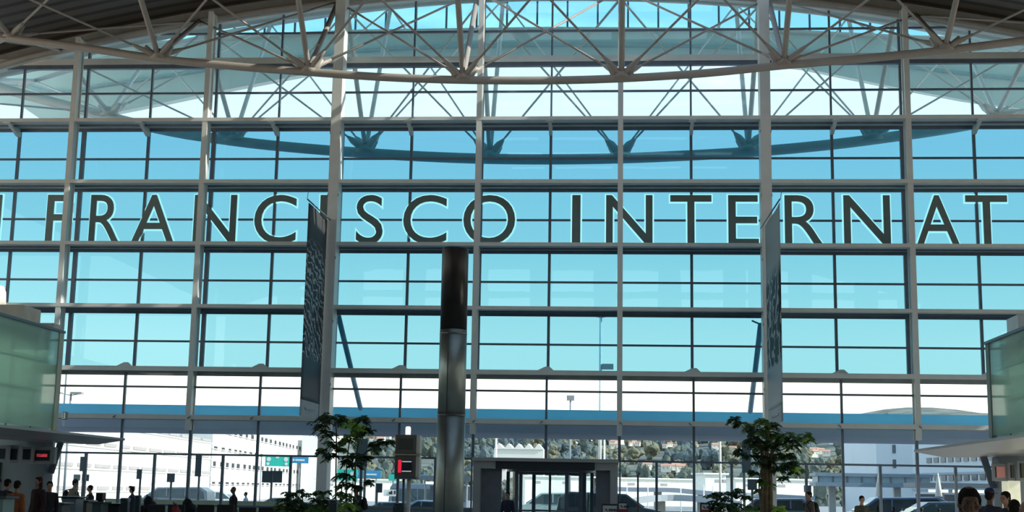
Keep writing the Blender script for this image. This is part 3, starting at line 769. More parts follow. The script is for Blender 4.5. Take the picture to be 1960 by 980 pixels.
car('van', 322, 931, 78, (.30, .36, .42), 'dark grey minivan outside behind the peaked cap officer')
car('van', 408, 939, 92, (.65, .70, .75), 'silver minivan behind the grey one, left of the man in dark coat', math.pi)
car('sedan', 527, 952, 76, (.32, .36, .40), 'grey sedan roof behind the low bushes on the left')
car('bus', 820, 926, 96, (.16, .22, .30), 'dark blue shuttle bus behind the tall cylinder')
car('sedan', 735, 960, 70, (.45, .55, .70), 'pale blue sedan behind the man with the backpack')
car('sedan', 826, 958, 66, (.35, .50, .75), 'blue sedan between kiosk posts and cylinder', math.pi)
car('van', 1062, 941, 74, (.55, .68, .72), 'pale teal minivan seen through the revolving door')
car('van', 1168, 942, 64, (.13, .16, .20), 'dark grey van peeking out right of the door portal', math.pi)
car('suv', 1468, 953, 62, (.33, .42, .55), 'blue grey sport utility car behind the right indoor tree')
car('van', 1712, 950, 62, (.22, .36, .62), 'blue minivan outside behind the man in the green jacket')
car('sedan', 1800, 960, 57, (.14, .28, .50), 'dark blue sedan in front of the blue minivan on the right')

# ------------------------------------------------------------------ parking garage (left), long white office (right)
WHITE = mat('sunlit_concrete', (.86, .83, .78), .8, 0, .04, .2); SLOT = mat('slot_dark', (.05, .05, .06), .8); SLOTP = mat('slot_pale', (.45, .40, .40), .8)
def facade_pt(ax, ay, bx, by, x):   # point on vertical plane through (ax,ay)-(bx,by) at pixel column x
    d = at(x, 900, 1)-EYE
    # solve EYE + t d on line
    ex, ey = bx-ax, by-ay
    t = (ax*ey-ay*ex)/(d.x*ey-d.y*ex)
    return d.x*t, d.y*t
def garage(name, label, seg, rowsy, slots, ztop, depth_dir):
    (xA, YA), (xB, YB) = seg
    a = at(xA, 900, YA); b_ = at(xB, 900, YB)
    r = thing(name, label, 'building')
    dv = Vector(depth_dir)
    base = [(a.x, a.y), (b_.x, b_.y), (b_.x+dv.x, b_.y+dv.y), (a.x+dv.x, a.y+dv.y)]
    MB().prism(base, 'z', -.3, ztop).build('walls', WHITE, r)
    L_ = Vector((b_.x-a.x, b_.y-a.y, 0)); ln = L_.length; L_.normalize(); nrm = Vector((L_.y, -L_.x, 0))
    cnt = 0; allm = []
    for (z, h, mt) in rowsy:
        k = 0
        pos = 1.0
        while pos < ln-1.5:
            wv_ = slots[0]*R(.8, 1.2); allm.append((z, h, mt, pos, wv_)); pos += wv_+slots[1]*R(.8, 1.25); 
    allm.sort(key=lambda t: t[3])
    rest = MB()
    for i, (z, h, mt, pos, wv_) in enumerate(allm):
        p = Vector((a.x, a.y, z))+L_*pos+nrm*.03; q = p+L_*wv_
        mm = MB() if i < 99 else rest
        mm.bar(p+Vector((0, 0, h/2)), q+Vector((0, 0, h/2)), .12, h)
        if i < 99: mm.build('window_slot', mt, r)
    if rest.v: rest.build('distant_slots', SLOT, r)['kind'] = 'stuff'
    m = MB(); 
    for k in range(len(rowsy)+1):
        z = (rowsy[0][0]-1.9)+k*(rowsy[1][0]-rowsy[0][0]) if len(rowsy) > 1 else 0
        p = Vector((a.x, a.y, z))+nrm*.04; m.bar(p, p+L_*ln, .1, .12)
    m.build('ledge', mat('ledge_pale', (.62, .58, .54), .8), r)
    return r
rowsA = [(1.1+1.75*i, .45, SLOTP if i < 3 else SLOT) for i in range(7)]
garage('parking_garage', 'sunlit white parking garage with long slots outside on the left', ((60, 92), (402, 150)), [(z, h*.62, SLOTP) for z, h, _ in rowsA[:4]], (4.0, 1.0), 6.3, (-40, 10, 0))
rowsB = [(1.6+2.0*i, .7 if i % 2 else .4, SLOT) for i in range(6)]
garage('parking_garage', 'far wing of the white garage with rows of small windows', ((404, 152), (576, 232)), rowsB[:4], (1.5, 2.6), 9.2, (-40, 45, 0))
tw = thing('stair_tower', 'plain white stair tower at the far end of the garage', 'tower')
a = at(576, 900, 226); b_ = at(622, 900, 230)
MB().box((a.x, 226, -.3), (b_.x, 240, 11)).build('walls', WHITE, tw); MB().box((a.x-.2, 225.8, 11), (b_.x+.2, 240.2, 11.6)).build('parapet', WHITE, tw)
# right building
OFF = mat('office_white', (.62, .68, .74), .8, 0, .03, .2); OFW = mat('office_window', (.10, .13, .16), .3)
ob = thing('office_building', 'shaded white office block with paired windows outside on the right', 'building')
a = at(1678, 900, 120); b_ = at(1738, 900, 120); c_ = at(2040, 900, 92)
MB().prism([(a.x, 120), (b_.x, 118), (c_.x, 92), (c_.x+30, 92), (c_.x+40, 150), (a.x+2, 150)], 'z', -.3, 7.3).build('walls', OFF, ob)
zs = [at(1710, y, 120).z for y in (860, 888, 916, 940)]
for z in zs:
    for dx in (0, .55):
        p = at(1706, 900, 119.7); MB().box((p.x+dx*1.4, 118.9, z-.35), (p.x+dx*1.4+.6, 119.6, z+.35)).build('window_unit', OFW, ob)
for row, z in enumerate((zs[0]+1.2, zs[1]+.2, zs[2]-.0, 1.6)):
    for k in range(16):
        t = .12+.055*k
        p = Vector((b_.x+(c_.x-b_.x)*t, 118+(92-118)*t, z)); q = Vector((b_.x+(c_.x-b_.x)*(t+.035), 118+(92-118)*(t+.035), z))
        MB().bar(p, q, .15, .42).build('window_unit', OFW, ob)
m = MB(); p = Vector((b_.x, 118, zs[1]-.9)); q = Vector((c_.x, 92, zs[1]-.9)); m.bar(p, q, .3, .18); p.z = q.z = zs[2]-.9; m.bar(p, q, .3, .18); m.build('ledge', mat('office_ledge', (.35, .42, .5), .7), ob)

# roadside glazed walkway bridge right
wb = thing('glazed_walkway', 'blue glazed elevated walkway outside left of the office block', 'walkway')
YW = 108; a = at(1565, 911, YW); b_ = at(1760, 926, YW); a2 = at(1690, 911, YW)
MB().box((a.x, YW, b_.z), (b_.x+.8, YW+3, a.z)).build('glass_side', mat('walkway_blue', (.22, .34, .42), .3), wb)
for k in range(8): MB().box((a.x+k*1.1, YW-.05, b_.z), (a.x+k*1.1+.12, YW+.02, a.z)).build('mullion', OFW, wb)
MB().box((a.x-.2, YW-.2, a.z), (b_.x+1.0, YW+3.2, a.z+.25)).build('roof_edge', mat('walkway_roof', (.18, .25, .32), .5), wb)
MB().box((a.x-.2, YW-.2, b_.z-.3), (b_.x+1.0, YW+3.2, b_.z)).build('floor_edge', MATS['walkway_roof'], wb)
for k in range(2): MB().box((a.x+1+k*5, YW+1, -.3), (a.x+1.5+k*5, YW+1.5, b_.z-.3)).build('pier', PALEFRAME, wb)
# curb shelter with lit strip right and mid
for (xa, xb, yt, Y, lab) in ((1752, 1930, 928, 72, 'dark curbside shelter with light strips on the right'), (792, 905, 914, 80, 'dark curbside shelter with a light strip behind the cylinder')):
    r = thing('curb_shelter', lab, 'shelter'); a = at(xa, yt, Y); b_ = at(xb, yt, Y)
    MB().box((a.x, Y, a.z-.12), (b_.x, Y+3, a.z+.12)).build('roof', mat('shelter_slate', (.13, .17, .22), .5), r)
    MB().box((a.x+.6, Y+2.8, a.z-1.3), (b_.x, Y+2.95, a.z-.45)).build('back_panel', MATS['shelter_slate'], r)
    n_ = 3 if xa > 1000 else 2
    for k in range(n_):
        u0 = a.x+.6+(b_.x-a.x-1)*k/n_; MB().box((u0+.1, Y+.1, a.z-.36), (u0+(b_.x-a.x-1)/n_-.15, Y+.25, a.z-.22)).build('light_strip', mat('tube_light', (1, .95, .8), .4, emis=(1, .95, .75), es=1.6), r)
    for k in range(4): MB().tube([(a.x+.5+k*(b_.x-a.x-1)/3, Y+1.5, -.25), (a.x+.5+k*(b_.x-a.x-1)/3, Y+1.5, a.z)], .06, 8).build('post', PALEFRAME, r)

# ------------------------------------------------------------------ low barrier outside, elevated roads, flat bright buildings
tag(MB().box((at(200, 958, D+4).x, D+4, -.25), (at(610, 965, D+4).x, D+4.3, at(400, 958, D+4).z)).build('low_wall', mat('cream_wall', (.62, .60, .46), .8)), 'low cream wall outside at the curb on the left', 'wall')
tag(MB().box((at(612, 972, D+4).x, D+4, -.25), (at(905, 972, D+4).x, D+4.3, at(740, 969, D+4).z)).build('low_wall', mat('grey_low_wall', (.25, .26, .27), .8)), 'low grey wall outside right of the left thick column', 'wall')
RD = mat('road_concrete', (.40, .42, .46), .8, 0, .06, .3)
def ramp(pts, th, wd, lab):
    r = thing('road_ramp', lab, 'road'); vs = []; fs = []
    P = smooth_curve([at(x, y, Y) for x, y, Y in pts], 5)
    for p in P: vs += [p, p+Vector((0, 0, -th)), p+Vector((0, wd, -th)), p+Vector((0, wd, 0))]
    for i in range(len(P)-1):
        a = 4*i; c = a+4
        for j in range(4): fs.append((a+j, a+(j+1) % 4, c+(j+1) % 4, c+j))
    fs += [(3, 2, 1, 0), (4*len(P)-4, 4*len(P)-3, 4*len(P)-2, 4*len(P)-1)]
    MB().add(vs, fs).build('deck', RD, r)
    for i in range(2, len(P)-1, 6): MB().box((P[i].x-.4, P[i].y+1, -.5), (P[i].x+.4, P[i].y+1.8, P[i].z-th)).build('pier', mat('pier_tan', (.5, .47, .4), .8), r)
ramp([(1150, 931, 150), (1215, 933, 146), (1290, 934, 142), (1360, 940, 140), (1450, 944, 140), (1560, 950, 145)], .45, 7, 'upper curving grey road ramp beyond the curb')
ramp([(1180, 962, 110), (1230, 951, 112), (1290, 947, 114), (1360, 951, 112), (1420, 960, 108)], .5, 6, 'lower bent grey road ramp nearer the curb')
BRT = mat('bright_ground', (.95, .92, .84), .9)
for (xa, xb, yt, Y, h, lab) in ((1180, 1405, 916, 196, 6, 'long flat sunlit hangar beyond the road ramps'), (1349, 1392, 908, 163, 6, 'white boxy building in front of the hangar'), (1405, 1570, 917, 178, 6, 'low pale terminal building behind the right tree'), (600, 760, 917, 190, 6, 'low pale building behind the left indoor tree'), (1000, 1140, 912, 188, 6, 'low white building seen above the revolving door wings')):
    a = at(xa, yt, Y); b_ = at(xb, yt, Y); an = .28; W = (b_.x-a.x)/math.cos(an)*.94; zt_ = a.z
    r = thing('flat_building', lab, 'building', ((a.x+b_.x)/2, Y+W*.25, 0), an)
    MB().box((-W/2, 0, -.5), (W/2, 4, zt_)).build('walls', BRT, r); MB().box((-W/2-.3, -.3, zt_), (W/2+.3, 4.3, zt_+.2)).build('roof', WHITE, r)
    n_ = max(2, int(W/5))
    for k in range(n_): MB().box((-W/2+1.2+k*(W-1.5)/n_, -.04, zt_-.9), (-W/2+2.2+k*(W-1.5)/n_, .02, zt_-.55)).build('window_unit', SLOTP, r)

# ------------------------------------------------------------------ hill with trees and houses
def hill_z(x, y):
    t = max(0, min(1, (y-230)/330)); t = t*t*(3-2*t)
    base = 21+17*math.exp(-((x-118)/60)**2)
    return -2+t*base+noise.noise(Vector((x*.03, y*.03, 0)))*2.5*t
HILL = mat('hill_scrub', (.16, .17, .145), .95, 0, .6, .09)  # distance haze put into the colour as a paler tone
vs = []; fs = []; nx, ny = 70, 24
for j in range(ny+1):
    for i in range(nx+1):
        x = -330+660*i/nx; y = 225+400*j/ny; vs.append((x, y, hill_z(x, y)))
for j in range(ny):
    for i in range(nx): a = j*(nx+1)+i; fs.append((a, a+1, a+nx+2, a+nx+1))
o = MB().add(vs, fs).build('hillside', HILL, None, True); tag(o, 'broad scrubby hillside far beyond the road, filling the view', 'hill', kind='structure')
TM = [mat('far_tree_a', (.12, .145, .125), .9, 0, .3, .3), mat('far_tree_b', (.20, .195, .135), .9, 0, .3, .3), mat('far_tree_c', (.105, .14, .15), .9, 0, .3, .3)]  # tree tones lifted to paint in the distance haze
def blob_mesh(seed, mt):
    m = MB(); rnd = random.Random(seed)
    for k in range(9):
        m.ell((rnd.uniform(-.6, .6), rnd.uniform(-.5, .5), rnd.uniform(.3, 1.45)), (rnd.uniform(.25, .5),)*2+(rnd.uniform(.3, .6),), 12, 8)
    for i, v in enumerate(m.v):
        p = Vector(v); m.v[i] = tuple(p+noise.noise_vector(p*2.2+Vector((seed, 0, 0)))*.28+noise.noise_vector(p*6)*.12)
    return m
protos = []
for k in range(6):
    r = thing('hillside_tree', 'bushy grey green tree on the hazy hillside beyond the road', 'tree', group='trees on the hillside')
    blob_mesh(k, 0).build('foliage', TM[k % 3], r, False); MB().tube([(0, 0, -.5), (0, 0, .6)], [.09, .06], 7).build('trunk', mat('bark', (.12, .09, .07), .9), r)
    protos.append(r)
def dup(root, loc, rz=0, sc_=1.0, label=None):
    r = root.copy(); C.objects.link(r); r.location = loc; r.rotation_euler = (0, 0, rz); r.scale = (sc_,)*3 if not hasattr(sc_, '__len__') else sc_
    if label: r['label'] = label
    for ch in root.children:
        c = ch.copy(); C.objects.link(c); c.parent = r
        for g in ch.children:
            d = g.copy(); C.objects.link(d); d.parent = c
    return r
placed = []
# houses
HS = mat('house_wall', (.80, .74, .66), .8); HR = mat('house_roof', (.55, .30, .22), .8)
hp = thing('hillside_house', 'small sunlit pale house among the hillside trees', 'house', group='houses on the hillside')
MB().box((-3, -2, -2), (3, 2, 2)).build('walls', HS, hp); MB().prism([(-2.4, 2), (2.4, 2), (0, 3.4)], 'x', -3.3, 3.3).build('roof', HR, hp)
MB().box((-1.8, -2.06, .2), (-.8, -1.98, 1.2)).build('window_unit', SLOTP, hp); MB().box((.8, -2.06, .2), (1.8, -1.98, 1.2)).build('window_unit', SLOTP, hp)
rnd = random.Random(11); first = True
spots = [(rnd.gauss(1210, 28), rnd.uniform(846, 856)) for _ in range(12)]+[(rnd.uniform(1240, 1410), rnd.uniform(853, 862)) for _ in range(14)]+[(rnd.uniform(1230, 1310), rnd.uniform(893, 904)) for _ in range(12)]+[(rnd.uniform(1545, 1665), rnd.uniform(862, 870)) for _ in range(9)]+[(rnd.uniform(1590, 1665), 846) for _ in range(3)]+[(rnd.uniform(705, 750), rnd.uniform(836, 846)) for _ in range(6)]
CLN = [(12, 'pale red roofed house in the dense hillside cluster above the maroon post'), (26, 'pale house in the thin row halfway up the hillside right of centre'), (38, 'pale house in the low hillside cluster over the hangar'), (47, 'pale house in the hillside row left of the office block'), (50, 'pale house high on the hillside near the office block'), (56, 'pale house on the hillside behind the left indoor tree')]
for qi, (px, py) in enumerate(spots):
    lab = [t for n_, t in CLN if qi < n_][0]; grp = 'houses: ' + lab.split('house ')[1]
    best = 400
    for y in range(240, 620, 4):
        p = at(px, py, y)
        if hill_z(p.x, y)+3 > p.z: best = y; break
    p = at(px, py, best-2); s = rnd.uniform(.22, .42)
    if any((p.x-a)**2+(p.y-b)**2 < (3.2*s+c)**2 for a, b, c in placed): continue
    placed.append((p.x, p.y, 3.6*s))
    if first: hp.location = (p.x, p.y, p.z); hp.scale = (s, s, s); first = False; hp['label'] = lab; hp['group'] = grp
    else: q = dup(hp, (p.x, p.y, p.z), rnd.uniform(-.5, .5), s, lab); q['group'] = grp
wh = thing('white_school', 'wide white building with peaked roofs on the hillside above the door', 'building')
Yh = 300; a = at(945, 873, Yh); b_ = at(1040, 873, Yh); zt2 = at(990, 853, Yh).z
MB().box((a.x, Yh, a.z-6), (b_.x, Yh+8, zt2-.8)).build('walls', WHITE, wh)
for k in range(5): u = a.x+(b_.x-a.x)*k/5; w5 = (b_.x-a.x)/5; MB().prism([(u, zt2-.8), (u+w5, zt2-.8), (u+w5*.5, zt2+.5)], 'y', Yh-.3, Yh+8.3).build('roof', WHITE, wh)
for k in range(4): u = a.x+1.5+(b_.x-a.x)*k/4; MB().box((u, Yh-.1, a.z-3), (u+1.2, Yh, a.z-1.6)).build('window_unit', SLOTP, wh)

for u in range(7): placed.append((a.x+(b_.x-a.x)*u/6, Yh+3, 5.0))
used = set(); nh = len(placed)
rnd = random.Random(3)
KIND = ['dark green', 'olive', 'bluish green', 'dark green', 'olive', 'bluish green']
def zone(px):
    for lim, t in ((755, 'behind the left indoor tree'), (905, 'between the kiosk and the tall cylinder'), (1050, 'behind the white hillside school'), (1185, 'above the door portal'), (1320, 'above the road ramps'), (1420, 'around the bright white pole'), (1540, 'behind the right indoor tree'), (9999, 'left of the shaded office block')):
        if px < lim: return t
for j in range(12):
    y = 248+j*27
    n_ = 24+j*2
    for i in range(n_):
        px = 690+1010*(i+rnd.uniform(0, 1))/n_
        p = at(px, 900, y); x = p.x; yy = y+rnd.uniform(-9, 9); z = hill_z(x, yy)
        k = rnd.randrange(6); s = rnd.uniform(1.7, 3.1)*(.7+.5*(y/500))
        if any((x-a)**2+(yy-b)**2 < (1.02*(s+c))**2 for a, b, c in placed) or len(placed) >= 290+nh or z+2.2*s > at(px, 789, yy).z: continue
        placed.append((x, yy, s)); sz = (s, s, s*rnd.uniform(.85, 1.35))
        lab = '%s bushy tree on the %s hillside %s' % (KIND[k], 'lower' if j < 4 else 'middle' if j < 8 else 'upper', zone(px))
        if k not in used:
            used.add(k); q = protos[k]; q.location = (x, yy, z-.5); q.scale = sz; q['label'] = lab
        else: q = dup(protos[k], (x, yy, z-.5), rnd.uniform(0, 6), sz, lab)
        q['group'] = 'trees: ' + lab

# ------------------------------------------------------------------ outdoor poles and signs
WP = mat('white_pole', (.88, .88, .85), .5); GP = mat('grey_pole', (.28, .32, .36), .5); SGG = mat('sign_green', (.02, .42, .33), .5); SGB = mat('sign_blue', (.05, .32, .62), .5)
SGW = mat('sign_white', (.9, .9, .88), .6); SGK = mat('sign_slate', (.13, .17, .22), .6)
def pole(x, ytop, ybot, Y, r, mt, lab, head=None, name='light_pole'):
    a = at(x, ytop, Y); o = thing(name, lab, 'pole', (a.x, Y, -.25))
    MB().tube([(0, 0, 0), (0, 0, a.z+.25)], [r, r*.75], 12).build('mast', mt, o, True)
    if head == 'double':
        for s in (-1, 1):
            MB().bar((0, 0, a.z+.1), (s*.55, 0, a.z+.2), .05).build('arm', mt, o); MB().box((s*.3-.28, -.2, a.z+.18), (s*.3+.42*s, .2, a.z+.3)).build('lamp_head', PALEFRAME, o)
    if head == 'box': MB().box((-.3, -.2, a.z+.1), (.3, .2, a.z+.5)).build('lamp_head', PALEFRAME, o)
    return o
o = pole(1150, 604, 700, 95, .12, WP, 'tall pale mast with twin lamps seen through the tinted glass', 'double')
p_ = at(1158, 697, 95); q_ = at(1150, 697, 95)
MB().box((.1, -.3, p_.z-.1), (.9, .3, p_.z+.25)).build('camera_cluster', PALEFRAME, o)
pole(1092, 763, 800, 110, .09, GP, 'thin grey light pole above the canopy near the centre', 'box')
pole(136, 752, 800, 80, .08, GP, 'thin grey light pole above the canopy at the left', 'double')
pole(136, 590, 800, 64, .05, WP, 'slim white mast beside the leftmost column')
pole(950, 828, 880, 130, .12, WP, 'white mast rising over the left end of the door portal')
pole(1148, 833, 880, 120, .1, WP, 'white mast, left one of a close pair over the portal')
pole(1157, 833, 880, 118, .1, WP, 'white mast, right one of a close pair over the portal')
pole(1378, 836, 965, 70, .075, WP, 'bright white pole between middle and right tree')
pole(1221, 909, 980, 60, .05, mat('maroon_pole', (.05, .015, .02), .5), 'short dark maroon post outside right of the portal', name='bollard_post')
pole(1424, 905, 980, 56, .06, mat('brown_pole', (.06, .04, .05), .5), 'dark post left of the right indoor tree', name='bollard_post')
pole(1469, 889, 960, 58, .03, GP, 'thin grey post right of the maroon post', name='bollard_post')
for i, (x, yt) in enumerate(((1347, 928), (1365, 930), (1303, 935), (1240, 933), (1200, 932))):
    pole(x, yt, 950, 121+3*i, .07, WP, 'short white lamp post on the road ramps, number %s from the right' % ['two', 'one', 'three', 'four', 'five'][i])
def roadsign(xa, ya, xb, yb, Y, mt, lab, marks=(), post=True, name='road_sign', px=None):
    a = at(xa, ya, Y); b = at(xb, yb, Y); r = thing(name, lab, 'sign', ((a.x+b.x)/2, Y, 0)); W = b.x-a.x; zc = (a.z+b.z)/2; H = a.z-b.z
    MB().box((-W/2, 0, zc-H/2), (W/2, .08, zc+H/2)).build('panel', mt, r)
    for kind, u, v, s1, s2 in marks:
        if kind == 'o': MB().tube([(-W/2+u*W, -.02, zc+H/2-v*H), (-W/2+u*W, .01, zc+H/2-v*H)], s1*H/2, 16).build('roundel', SGW, r)
        else: MB().box((-W/2+(u-s1/2)*W, -.02, zc+H/2-(v+s2/2)*H), (-W/2+(u+s1/2)*W, .01, zc+H/2-(v-s2/2)*H)).build('lettering', SGW, r)
    if post:
        pxx = 0 if px is None else at(px, ya, Y).x-r.location.x
        MB().tube([(pxx, .12, -.25), (pxx, .12, zc+H/2)], .04 if Y > 60 else .05, 8).build('post', GP, r, True)
    return r
SGNG = mat('sign_green_bright', (.03, .62, .48), .5)
roadsign(508, 873, 553, 893, 100, SGNG, 'green highway sign with white roundels in front of the garage', [('o', .15, .3, .42, 0), ('o', .86, .3, .42, 0), ('o', .12, .75, .3, 0), ('o', .88, .75, .3, 0), ('b', .5, .1, .12, .2)], px=500)
roadsign(555, 873, 590, 887, 101, SGB, 'blue highway sign beside the green one in front of the garage', [('b', .55, .55, .5, .25), ('o', .2, .55, .35, 0)])
roadsign(645, 898, 684, 920, 98, SGNG, 'green highway sign half hidden by the left indoor tree', [('o', .75, .4, .4, 0)])
roadsign(686, 900, 729, 915, 99, SGB, 'blue highway sign right of the left indoor tree', [('b', .55, .55, .5, .2)], px=720)
roadsign(744, 908, 760, 920, 100, SGNG, 'small green highway sign left of the monitor kiosk')
roadsign(802, 908, 818, 914, 102, SGB, 'small blue highway sign right of the monitor kiosk')
roadsign(734, 937, 762, 950, 88, SGW, 'white road board with black numeral shapes left of the kiosk posts')
r = [o for o in C.objects if o.name.startswith('road_sign')][-1]
mm = MB(); 
for u in (.0, .22): mm.box((u, -.03, at(748, 946, 88).z), (u+.09, -.01, at(748, 939, 88).z))
mm.box((-.12, -.03, at(748, 946, 88).z), (.0, -.01, at(748, 942, 88).z)); mm.build('numeral', SCR, r)
for (xa, ya, xb, yb, lab, px) in ((154, 874, 162, 902, 'tall narrow slate sign on a thin post at the left', 160), (375, 868, 383.5, 912, 'tall narrow slate sign beside the third storefront mullion', 382), (262, 898, 270, 917, 'small narrow slate sign above the peaked cap officer', 268), (320, 906, 333, 923, 'square slate sign above the grey minivan', 327), (502, 901, 517, 924, 'left square slate sign of a pair on one pole', 519.5), (522, 901, 539, 924, 'right square slate sign of a pair on one pole', 519.5), (141, 908, 152, 920, 'small pale sign left of the cap wearing man', 147), (157, 908, 169, 921, 'small slate sign behind the cap wearing man', 160), (1420, 845, 1437, 905, 'large hanging slate sign left of the right indoor tree', 1424), (683, 840, 702, 892, 'large hanging slate sign behind the left indoor tree', 700), (1431, 917, 1449, 938, 'small square slate sign low beside the right indoor tree', 1440), (1539, 929, 1553, 942, 'grey square sign above the backpack wearer on the right', 1546), (720, 925, 731, 943, 'small grey sign left of the kiosk', 721)):
    roadsign(xa, ya, xb, yb, 60-(xa % 13)*.25 if ya > 850 else 54, SGK if 'pale' not in lab else mat('sign_pale', (.4, .48, .46), .6), lab, px=px)
for x in (1682, 1796):
    r = thing('furled_parasol', 'pale furled parasol on a dark post ' + ('outside left of the office windows' if x < 1700 else 'outside further right under the fin'), 'parasol', (at(x, 930, 66).x, 66, -.25))
    zt_ = at(x, 905, 66).z+.25; MB().tube([(0, 0, 0), (0, 0, zt_-.1)], .035, 8).build('post', FRAME, r, True); MB().tube([(0, 0, zt_-1.1), (0, 0, zt_-.6), (0, 0, zt_)], [.17, .12, .02], 12).build('cloth', SGW, r, True)

# ------------------------------------------------------------------ indoor plants
LF = [mat('leaf_dark', (.045, .085, .022), .5, 0, .3, 8, transl=.3), mat('leaf_mid', (.15, .27, .055), .5, 0, .3, 8, transl=.4), mat('leaf_bright', (.50, .72, .14), .5, 0, .3, 8, transl=.45)]
BK = mat('stem_brown', (.17, .13, .07), .8, 0, .3, 6); POT = mat('planter', (.2, .2, .2), .6)
def frond(m, o, d, ln, rnd, lf=.16, droop=.5):
    d = d.normalized(); pts = []
    for k in range(8):
        t = k/7; pts.append(o+d*ln*t+Vector((0, 0, -droop*ln*t*t)))
    m.tube(pts, .006, 3, False)
    for k in range(1, 8):
        tg = (pts[k]-pts[k-1]).normalized(); sd = tg.cross(Vector((0, 0, 1)))
        if sd.length < .05: sd = Vector((1, 0, 0))
        sd.normalize()
        for s in (-1, 1):
            dd = (sd*s*.85+tg*.55+Vector((0, 0, rnd.uniform(-.5, .05)))).normalized(); l = lf*rnd.uniform(.75, 1.2)*(1-.25*k/8)
            u = dd.cross(Vector((rnd.uniform(-.3, .3), rnd.uniform(-.3, .3), 1))).normalized()*l*.19; p = pts[k]
            up = Vector((0, 0, .02))
            m.add([p, p+dd*l*.35+u, p+dd*l, p+dd*l*.35-u, p+dd*l*.4+up], [(0, 4, 1), (1, 4, 2), (2, 4, 3), (3, 4, 0)])
def plant(name, label, base_px, Y, clusters, stems, cat='plant', lf=.16, potr=.35):
    b = at(base_px, 975, Y); r = thing(name, label, cat, (0, 0, 0)); rnd = random.Random(int(base_px))
    MB().tube([(b.x, Y, 0), (b.x, Y, .5), (b.x, Y, .52)], [potr*.8, potr, potr*.9], 24).build('planter', POT, r)
    ms = [MB(), MB(), MB()]
    for (x, y, rpx, cnt, ci) in clusters:
        c = at(x, y, Y)+Vector((0, rnd.uniform(-.35, .35), 0)); rr_ = rpx/F_PX*Y
        for k in range(int(cnt*1.35)):
            a = rnd.uniform(0, 2*math.pi); d = Vector((math.cos(a), math.sin(a)*.8, rnd.uniform(-.3, .6)))
            frond(ms[ci if rnd.random() < .8 else rnd.randrange(2)], c+Vector((rnd.uniform(-.3, .3)*rr_, rnd.uniform(-.3, .3)*rr_, rnd.uniform(-.3, .3)*rr_)), d, rr_*rnd.uniform(.7, 1.15), rnd, lf)
    for ms_, lm, nm in zip(ms, LF, ('dark_foliage', 'foliage', 'bright_foliage')):
        if ms_.v:
            o = ms_.build(nm, lm, r, False); o['kind'] = 'stuff'
    for st_ in stems:
        P = [at(x, y, Y) for x, y, _ in st_]; P = [Vector((b.x+(P[0].x-b.x)*.6, Y, .5))]+P
        MB().tube(smooth_curve(P, 4), [.6*st_[0][2]+.4*st_[0][2]*(1-i/(4*(len(P)-1))) for i in range(4*(len(P)-1)+1)], 8).build('stem', BK, r, True)
    return r
plant('indoor_tree', 'slender multi stemmed indoor tree with feathery leaves beside the left thick column', 660, 41.0,
      [(634, 800, 24, 12, 0), (618, 812, 22, 8, 0), (655, 802, 20, 9, 0), (668, 806, 17, 11, 2), (682, 815, 16, 11, 2), (690, 828, 14, 9, 2), (676, 838, 20, 12, 1), (700, 804, 18, 9, 0), (706, 822, 16, 8, 0),
       (628, 830, 20, 10, 0), (640, 850, 18, 10, 0), (622, 862, 14, 7, 0), (632, 872, 14, 8, 0), (652, 862, 14, 8, 1), (660, 845, 18, 10, 1), (664, 872, 12, 7, 1), (718, 850, 12, 7, 0), (732, 844, 12, 7, 0), (746, 846, 11, 6, 0), (716, 862, 13, 6, 0),
       (690, 872, 16, 8, 0), (704, 878, 14, 8, 0), (668, 884, 14, 8, 0), (680, 888, 14, 7, 0), (655, 908, 12, 7, 0), (668, 910, 12, 7, 0), (700, 920, 9, 4, 0), (706, 922, 8, 4, 0), (652, 928, 14, 8, 0), (674, 928, 12, 8, 0), (690, 932, 12, 6, 0), (650, 945, 16, 9, 1), (668, 950, 16, 9, 1), (660, 965, 20, 14, 2), (672, 968, 16, 10, 1), (645, 970, 14, 8, 0)],
      [[(643, 960, .03), (643, 900, .03), (644, 830, .03), (640, 805, .03)], [(662, 960, .025), (663, 900, .025), (668, 850, .025), (675, 820, .02)], [(679, 960, .03), (680, 900, .03), (684, 860, .03), (696, 815, .02)], [(680, 890, .015), (700, 868, .015), (722, 850, .012), (748, 845, .01)], [(652, 960, .025), (655, 930, .02), (660, 900, .02)]])
